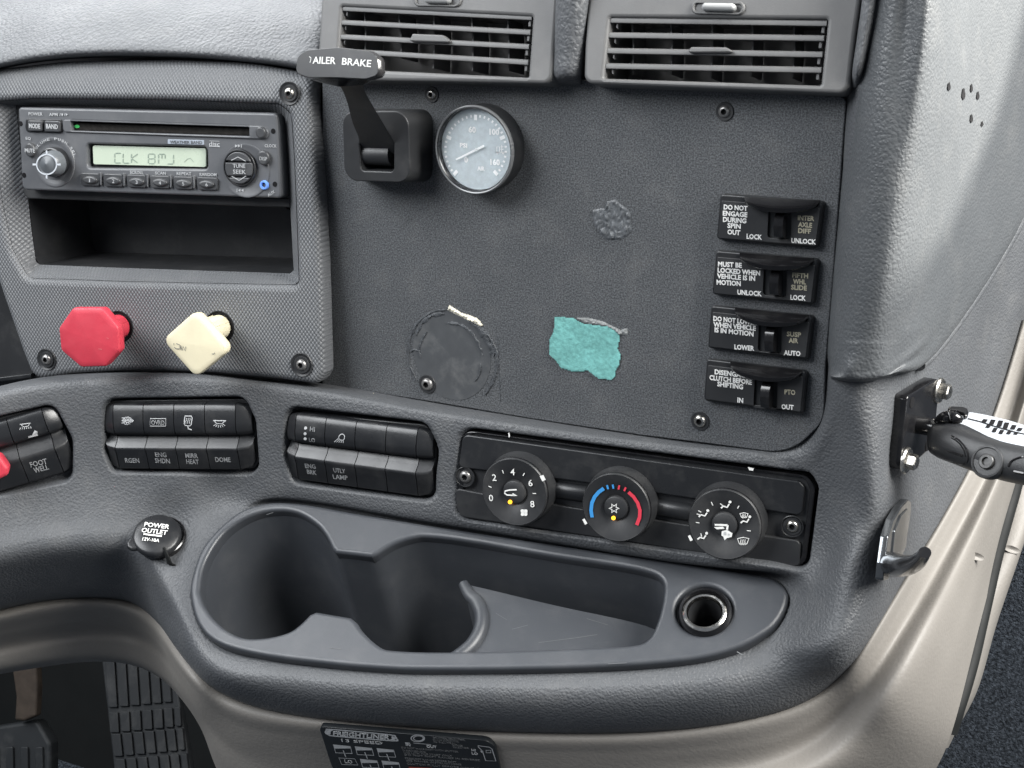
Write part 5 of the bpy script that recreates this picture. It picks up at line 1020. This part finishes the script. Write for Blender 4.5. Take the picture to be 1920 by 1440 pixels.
# ------------------------------------------------------------------ tan lower cover
def So(px, py): return -shell_at(px, py)[0][1]
def tan_row(bpx, pts, dl=(-.004, .000, -.003, -.006, .004, -.024, -.065)):
    o = So(*bpx); return [P(bpx[0], bpx[1] - 6, o - .03), P(*bpx, o + dl[0])] + [P(*p, o + d) for p, d in zip(pts, dl[1:])]
LD = (-.006, .000, -.010, -.020, -.018, -.020, -.045); LG = (-.006, .000, -.005, -.011, -.016, -.021, -.045); MD = (-.005, .000, -.003, -.007, -.012, -.018, -.03)
TR = [tan_row((-60, 1157), [(-60, 1172), (-60, 1200), (-60, 1230), (-60, 1246), (-60, 1266), (-60, 1274)], LD), tan_row((83, 1124), [(83, 1137), (83, 1168), (83, 1199), (83, 1214), (83, 1240), (83, 1250)], LD),
      tan_row((167, 1118), [(167, 1131), (167, 1160), (167, 1188), (167, 1203), (167, 1230), (167, 1240)], LD), tan_row((225, 1122), [(226, 1136), (228, 1162), (229, 1188), (230, 1205), (232, 1234), (233, 1243)], LD),
      tan_row((266, 1140), [(266, 1155), (268, 1178), (270, 1200), (272, 1218), (276, 1248), (277, 1257)], LD), tan_row((302, 1172), [(300, 1187), (302, 1208), (305, 1228), (308, 1246), (314, 1272), (314, 1282)], LD),
      tan_row((334, 1217), [(328, 1230), (328, 1248), (330, 1264), (332, 1278), (338, 1296), (336, 1306)], LG), tan_row((376, 1266), [(368, 1280), (366, 1296), (364, 1308), (364, 1318), (366, 1328), (362, 1340)], LG),
      tan_row((420, 1302), [(412, 1318), (405, 1340), (398, 1355), (394, 1362), (390, 1366), (384, 1380)], LG), tan_row((500, 1328), [(492, 1344), (478, 1372), (455, 1398), (438, 1410), (416, 1424), (404, 1440)], LG),
      tan_row((600, 1344), [(597, 1358), (592, 1384), (584, 1410), (560, 1450), (500, 1500), (480, 1560)], MD), tan_row((800, 1364), [(798, 1378), (794, 1404), (790, 1432), (782, 1470), (770, 1520), (760, 1580)], MD),
      tan_row((1000, 1371), [(1000, 1386), (1000, 1412), (1000, 1442), (1000, 1480), (1000, 1530), (1000, 1590)], MD), tan_row((1200, 1371), [(1202, 1386), (1208, 1412), (1214, 1444), (1222, 1490), (1230, 1540), (1240, 1600)], MD),
      tan_row((1390, 1349), [(1394, 1362), (1406, 1396), (1420, 1436), (1446, 1472), (1485, 1530), (1530, 1620)]), tan_row((1497, 1320), [(1501, 1333), (1510, 1364), (1519, 1394), (1556, 1428), (1615, 1482), (1670, 1550)]),
      tan_row((1557, 1284), [(1562, 1294), (1568, 1322), (1577, 1345), (1616, 1374), (1690, 1424), (1752, 1450)]), tan_row((1608, 1226), [(1614, 1232), (1622, 1256), (1632, 1274), (1668, 1296), (1730, 1334), (1788, 1366)]),
      tan_row((1674, 1117), [(1680, 1121), (1692, 1140), (1706, 1158), (1736, 1172), (1786, 1204), (1824, 1222)]), tan_row((1736, 1020), [(1742, 1023), (1752, 1036), (1766, 1052), (1792, 1062), (1830, 1082), (1858, 1090)]),
      tan_row((1814, 880), [(1820, 882), (1832, 892), (1844, 908), (1862, 920), (1884, 934), (1900, 938)]), tan_row((1860, 780), [(1866, 782), (1878, 790), (1890, 800), (1904, 812), (1922, 826), (1936, 832)]), tan_row((1915, 600), [(1921, 601), (1934, 604), (1948, 608), (1962, 612), (1978, 618), (1990, 620)])]
TG = loft(TR, [5, 6, 8, 10, 12, 12, 8], [10] * (len(TR) - 1))
for _ in range(26): TG[1:-1] = .25 * TG[:-2] + .5 * TG[1:-1] + .25 * TG[2:]
lc_ = thing('lower_dash_cover', 'tan plastic lower dash cover curving under the dashboard and up the right side', 'dash cover'); link('cover', grid_mesh('cover', TG), TAN, lc_, 180)
tgp, tgf = project(TG).reshape(-1, 2), TG.reshape(-1, 3)
def tan_at(px, py): i = np.argmin(np.linalg.norm(tgp - (px, py), axis=1)); return tgf[i]
# trim beyond the seal, then the seal itself
sl = [(1908, 880), (1902, 907), (1867, 1032), (1839, 1152), (1816, 1250), (1793, 1327), (1778, 1372)]; s3 = [P(x, y, -.17 + .03 * i) for i, (x, y) in enumerate(sl)]
s3 = [tan_at(x - 8, y) + np.array((.004, .030, 0)) for x, y in sl]; sdep = [-q[1] for q in s3]
pt = thing('pillar_trim', 'outer tan trim strip beyond the black rubber seal at the right', 'trim')
ex_ = [(1965, 860), (1952, 905), (1917, 1020), (1867, 1168), (1830, 1294), (1796, 1360), (1776, 1400)]
rows = [[P(a_[0] - 6, a_[1], o_ - .012), P(a_[0] + 3, a_[1], o_ - .002), P(a_[0] * .5 + b_[0] * .5, a_[1] * .5 + b_[1] * .5, o_ - .004), P(b_[0] - 3, b_[1], o_ - .012), P(b_[0] + 2, b_[1] + 2, o_ - .05)] for a_, b_, o_ in zip(sl, ex_, sdep)]
link('strip', grid_mesh('strip', loft(rows, [5, 8, 8, 5], [8] * 6)), TAN, pt, 180)
o = tube('door_seal', hermite(np.array([P(x, y, o_ + .0035) for (x, y), o_ in zip(sl, sdep)]), [6] * 6), .0060, RUBBER, None, 10); tag(o, 'thin black rubber seal running down between the two tan trims', 'seal')
for x, y in ((1828, 1045), (1896, 1030)):
    q_ = tan_at(x, y) if x < 1850 else P(x, y, sdep[2] - .003); nq = nrm(CAM - q_ + np.array((.6, 0, .0))); f = Fr(q_, (.3, .2, 1), nq)
    sc_ = lathe('clip_dimple', [(.0001, -.0002), (.004, .0004), (.0062, .0012), (.0066, .0004)], TAN, None, (0, 0), 20, .4); sc_.matrix_world = f.mat; sc_.parent = lc_ if x < 1850 else pt
# shift pattern placard
zs = lambda x, y: (560 + x / 4.3636, 1320 + y / 4.3636)
pc = [tan_at(*zs(*q)) for q in ((250, 250), (1560, 340), (300, 460))]; SF = Fr.pts(*pc); SF = Fr(SF.o + SF.eh * .0030, SF.ex, SF.eh).up(*zs(900, 360)); SF = SF.roll(zs(1580, 330), zs(250, 215))
sh = thing('shift_placard', 'black shift pattern placard, FREIGHTLINER 13 SPEED, on the tan cover', 'placard', SF)
plate('plate', [rpoly(SF.q([zs(*p) for p in ((165, 185), (1540, 300), (1605, 350), (1650, 540), (1690, 700), (330, 640), (262, 490))]), [.004, .008, .006, .01, .004, .004, .01])], -.004, 0, .0003, PLACARD, sh)
a = Ink(SF, .0002, zs, .03); a.text('FREIGHTLINER', 282, 238, 745, 274, 34, ital=.25)
lo = [(232, 214), (270, 207), (740, 250), (790, 268), (800, 284), (770, 300), (300, 262), (250, 252), (220, 236)]; a.line(spl(lo, 3, True), 9, True); a.poly([(222, 232), (236, 212), (290, 210), (262, 224), (262, 246), (250, 252)]); a.poly([(770, 262), (800, 280), (778, 299), (735, 297), (762, 284), (758, 266)])
a.text('13 SPEED', 350, 297, 684, 320, 22, .0); 
for x, y in ((360, 368), (537, 383), (716, 398), (580, 486), (756, 500)):
    a.poly([(x - 74, y - 34), (x + 62, y - 22), (x + 72, y - 6), (x - 66, y - 4)]); a.line([(x - 76, y - 36), (x + 62, y - 22), (x + 78, y + 36), (x - 56, y + 30)], 5, True); a.line([(x + 4, y + 10), (x + 26, y + 64)], 5)
a.line([(330, 440), (460, 448), (484, 498), (352, 494)], 4, True); a.text('LO', 376, 468, 440, 474, 26, .0)
a.text('IN', 876, 330, 914, 336, 20, .02); a.text('OUT', 1046, 346, 1128, 352, 20, .02); a.ring(975, 280, 55, 6, 0, 360, 20, 28); a.ring(980, 280, 40, 5, 0, 360, 20, 20); a.line([(870, 316), (910, 320)], 8); a.line([(940, 318), (1085, 332)], 4)
a.text('HI', 1414, 376, 1448, 380, 18, .01); a.text('LO', 1416, 402, 1466, 408, 18, .01); a.line([(1466, 340), (1560, 352), (1582, 366), (1614, 466), (1530, 462), (1504, 384), (1470, 350)], 5, True); a.poly([(1484, 380), (1514, 384), (1496, 398)]); a.box(1534, 378, 1572, 398, 4); a.out('lettering', GREYINK, sh)
a = Ink(SF, .0002, zs, .0)
for i, (s, x0, x1, y) in enumerate((('SPLITTER SELECTOR', 1098, 1362, 276), ('DO NOT SHIFT SPLITTER', 1100, 1310, 294), ('IN NEUTRAL', 1104, 1290, 310), ('RANGE', 1258, 1340, 336), ('SELECTOR', 1262, 1392, 352), ('DO NOT MAKE SHIFT WITH SPLITTER', 840, 1306, 356), ('IN FORWARD GEAR', 850, 1040, 378), ('USE LOW FOR START ONLY', 860, 1256, 396), ('DO NOT SHIFT RANGE IN REVERSE', 864, 1480, 414), ('PRESELECT RANGE BEFORE SHIFT', 870, 1290, 444), ('SEE DRIVER INSTRUCTIONS', 880, 1330, 462), ('CLUTCH FULLY BEFORE MOVING', 885, 1480, 486))):
    a.text(s, x0, y, x1, y + (x1 - x0) * .075, 13)
a.out('small_print', FAINT, sh); a = Ink(SF, .0002, zs, .02); a.poly([(900, 512), (1090, 522), (1094, 540), (904, 530)]); a.out('red_band', M('placard_red', (.30, .05, .03), .5), sh)

# ------------------------------------------------------------------ footwell, pedals and floor
FL = -.95
o = link('floor', mesh('floor', [(-3, -3, FL), (3, -3, FL), (3, 2, FL), (-3, 2, FL)], [(0, 1, 2, 3)]), CARPET, None, 0); tag(o, kind='structure')
o = link('firewall', mesh('firewall', [(-3, .62, FL), (1.2, .62, FL), (1.2, .62, 1.0), (-3, .62, 1.0)], [(0, 1, 2, 3)]), CARPET, None, 0); tag(o, kind='structure')
o = link('footwell_dark_sheet', mesh('footwell_dark_sheet', [(-1.6, .56, -.16), (.16, .56, -.16), (.16, .42, FL - .01), (-1.6, .42, FL - .01)], [(0, 1, 2, 3)]), RUBBER, None, 0); tag(o, kind='structure')  # dark sheet added behind the pedals to keep the footwell near-black
o = link('dash_top_blocker', mesh('dash_top_blocker', [(-1.6, .10, .125), (.20, .10, .125), (.20, 1.1, .22), (-1.6, 1.1, .22), (-1.6, .10, .10), (.20, .10, .10), (.20, 1.1, .20), (-1.6, 1.1, .20)], [(0, 1, 2, 3), (7, 6, 5, 4), (0, 4, 5, 1), (2, 6, 7, 3)]), PAD, None, 0); tag(o, kind='structure')  # unseen slab added to block windshield light from behind the dash
zq = lambda x, y: (x / 3.6, 1040 + y / 3.6)
GF = Fr.turn(280, 1380, -.20, yaw=6, tilt=26); gp_ = thing('accelerator_pedal', 'ribbed black accelerator pedal in the dark footwell', 'pedal', GF)
plate('pedal_plate', [rpoly(GF.q([zq(*p) for p in ((668, 560), (1120, 640), (1190, 880), (1290, 1480), (1300, 1640), (790, 1640), (690, 760))]), .004)], -.010, 0, .002, PEDALM, gp_, 3)
cols = [(700, 770), (775, 845), (850, 920), (925, 995), (1000, 1068), (1072, 1136), (1142, 1190)]
rws = [(600, 1010, 0, 26), (1046, 1180, 30, 38), (1190, 1340, 46, 62), (1360, 1500, 74, 90), (1512, 1630, 96, 108)]
for r0, r1, s0, s1 in rws:
    for j, (x0, x1) in enumerate(cols):
        if r0 == 600 and j == 6: continue
        sk_ = j * -2; x0_, x1_ = x0 + 4, x1 - 6; y0 = r0 + (40 if r0 == 600 and j > 3 else 0) - (j - 3) * 6; y1 = r1 - (j - 3) * 7
        o = plate('tread_block', [rpoly(GF.q([zq(x0_ + s0, y0), zq(x1_ + s0, y0), zq(x1_ + s1, y1), zq(x0_ + s1, y1)], .003), .0012)], -.001, .0034, .0008, PEDALM, gp_, 2)
BF2 = Fr.turn(40, 1320, -.16, yaw=10, tilt=20); bp_ = thing('brake_pedal', 'brake pedal with a brownish arm in the footwell\'s dark left', 'pedal', BF2)
plate('pedal_arm', [rpoly(BF2.q([zq(*p) for p in ((60, 640), (235, 640), (250, 900), (240, 1090), (160, 1125), (95, 1120), (105, 960))]), .003)], -.012, 0, .003, BRASSY, bp_, 3)
plate('pedal_pad', [rpoly(BF2.q([zq(*p) for p in ((-160, 1180), (240, 1120), (330, 1280), (330, 1600), (-160, 1600))], -.01), .008)], -.03, -.012, .004, PEDALM, bp_, 3)
for x in (-60, 40, 140, 240):
    plate('tread_rib', [rpoly(BF2.q([zq(x, 1300), zq(x + 50, 1294), zq(x + 56, 1580), zq(x + 6, 1580)], -.01), .002)], -.013, -.0085, .001, PEDALM, bp_, 2)

# crumbs on the ledge under the panel, fine wear on the tray
cr = []
V = []; Fc = []
for x, y, r in ((795, 741, .0016), (806, 743, .0009), (812, 748, .0014), (866, 752, .0013), (874, 755, .001), (858, 750, .0007), (700, 733, .0006), (1042, 1024, .0007), (664, 966, .0007)):
    q, n = shell_at(x, y + 4, .0006); b = len(V)
    V += [tuple(q + RNG.normal(size=3) * r * .6) for _ in range(6)]; Fc += [(b, b + 1, b + 2), (b + 2, b + 3, b), (b + 3, b + 4, b + 1), (b + 4, b + 5, b + 2), (b, b + 4, b + 5)]
o = link('crumbs', mesh('crumbs', V, Fc), PAPER, None, 0); tag(o, 'tiny crumbs of old adhesive along the ledge under the switch panel', 'debris', None, 'stuff')
ik = Ink(TF, .0047)
for pts, wd in (([(620, 1215), (640, 1217)], .8), ([(1382, 1222), (1392, 1228)], 1.5), ([(1140, 1245), (1175, 1243)], .7), ([(500, 965), (512, 961)], .6)): ik.line(pts, wd)
ik.out('wear_mark', FAINT, tray)
ik = Ink(Fr(BF.o + BF.eh * .0002, BF.ex, BF.eh), .0001); ik.fr = Fr(BF.o, BF.ex, BF.eh)
for pts, wd in (([(960, 1180), (990, 1172)], .7), ([(1010, 1205), (1080, 1196), (1120, 1190)], .7), ([(1100, 1160), (1140, 1172)], .6), ([(930, 1150), (950, 1162)], .6)): ik.line(pts, wd)
o = ik.out('scuff', FAINT, tray); o.data.transform(TF.mat.inverted() @ BF.mat)
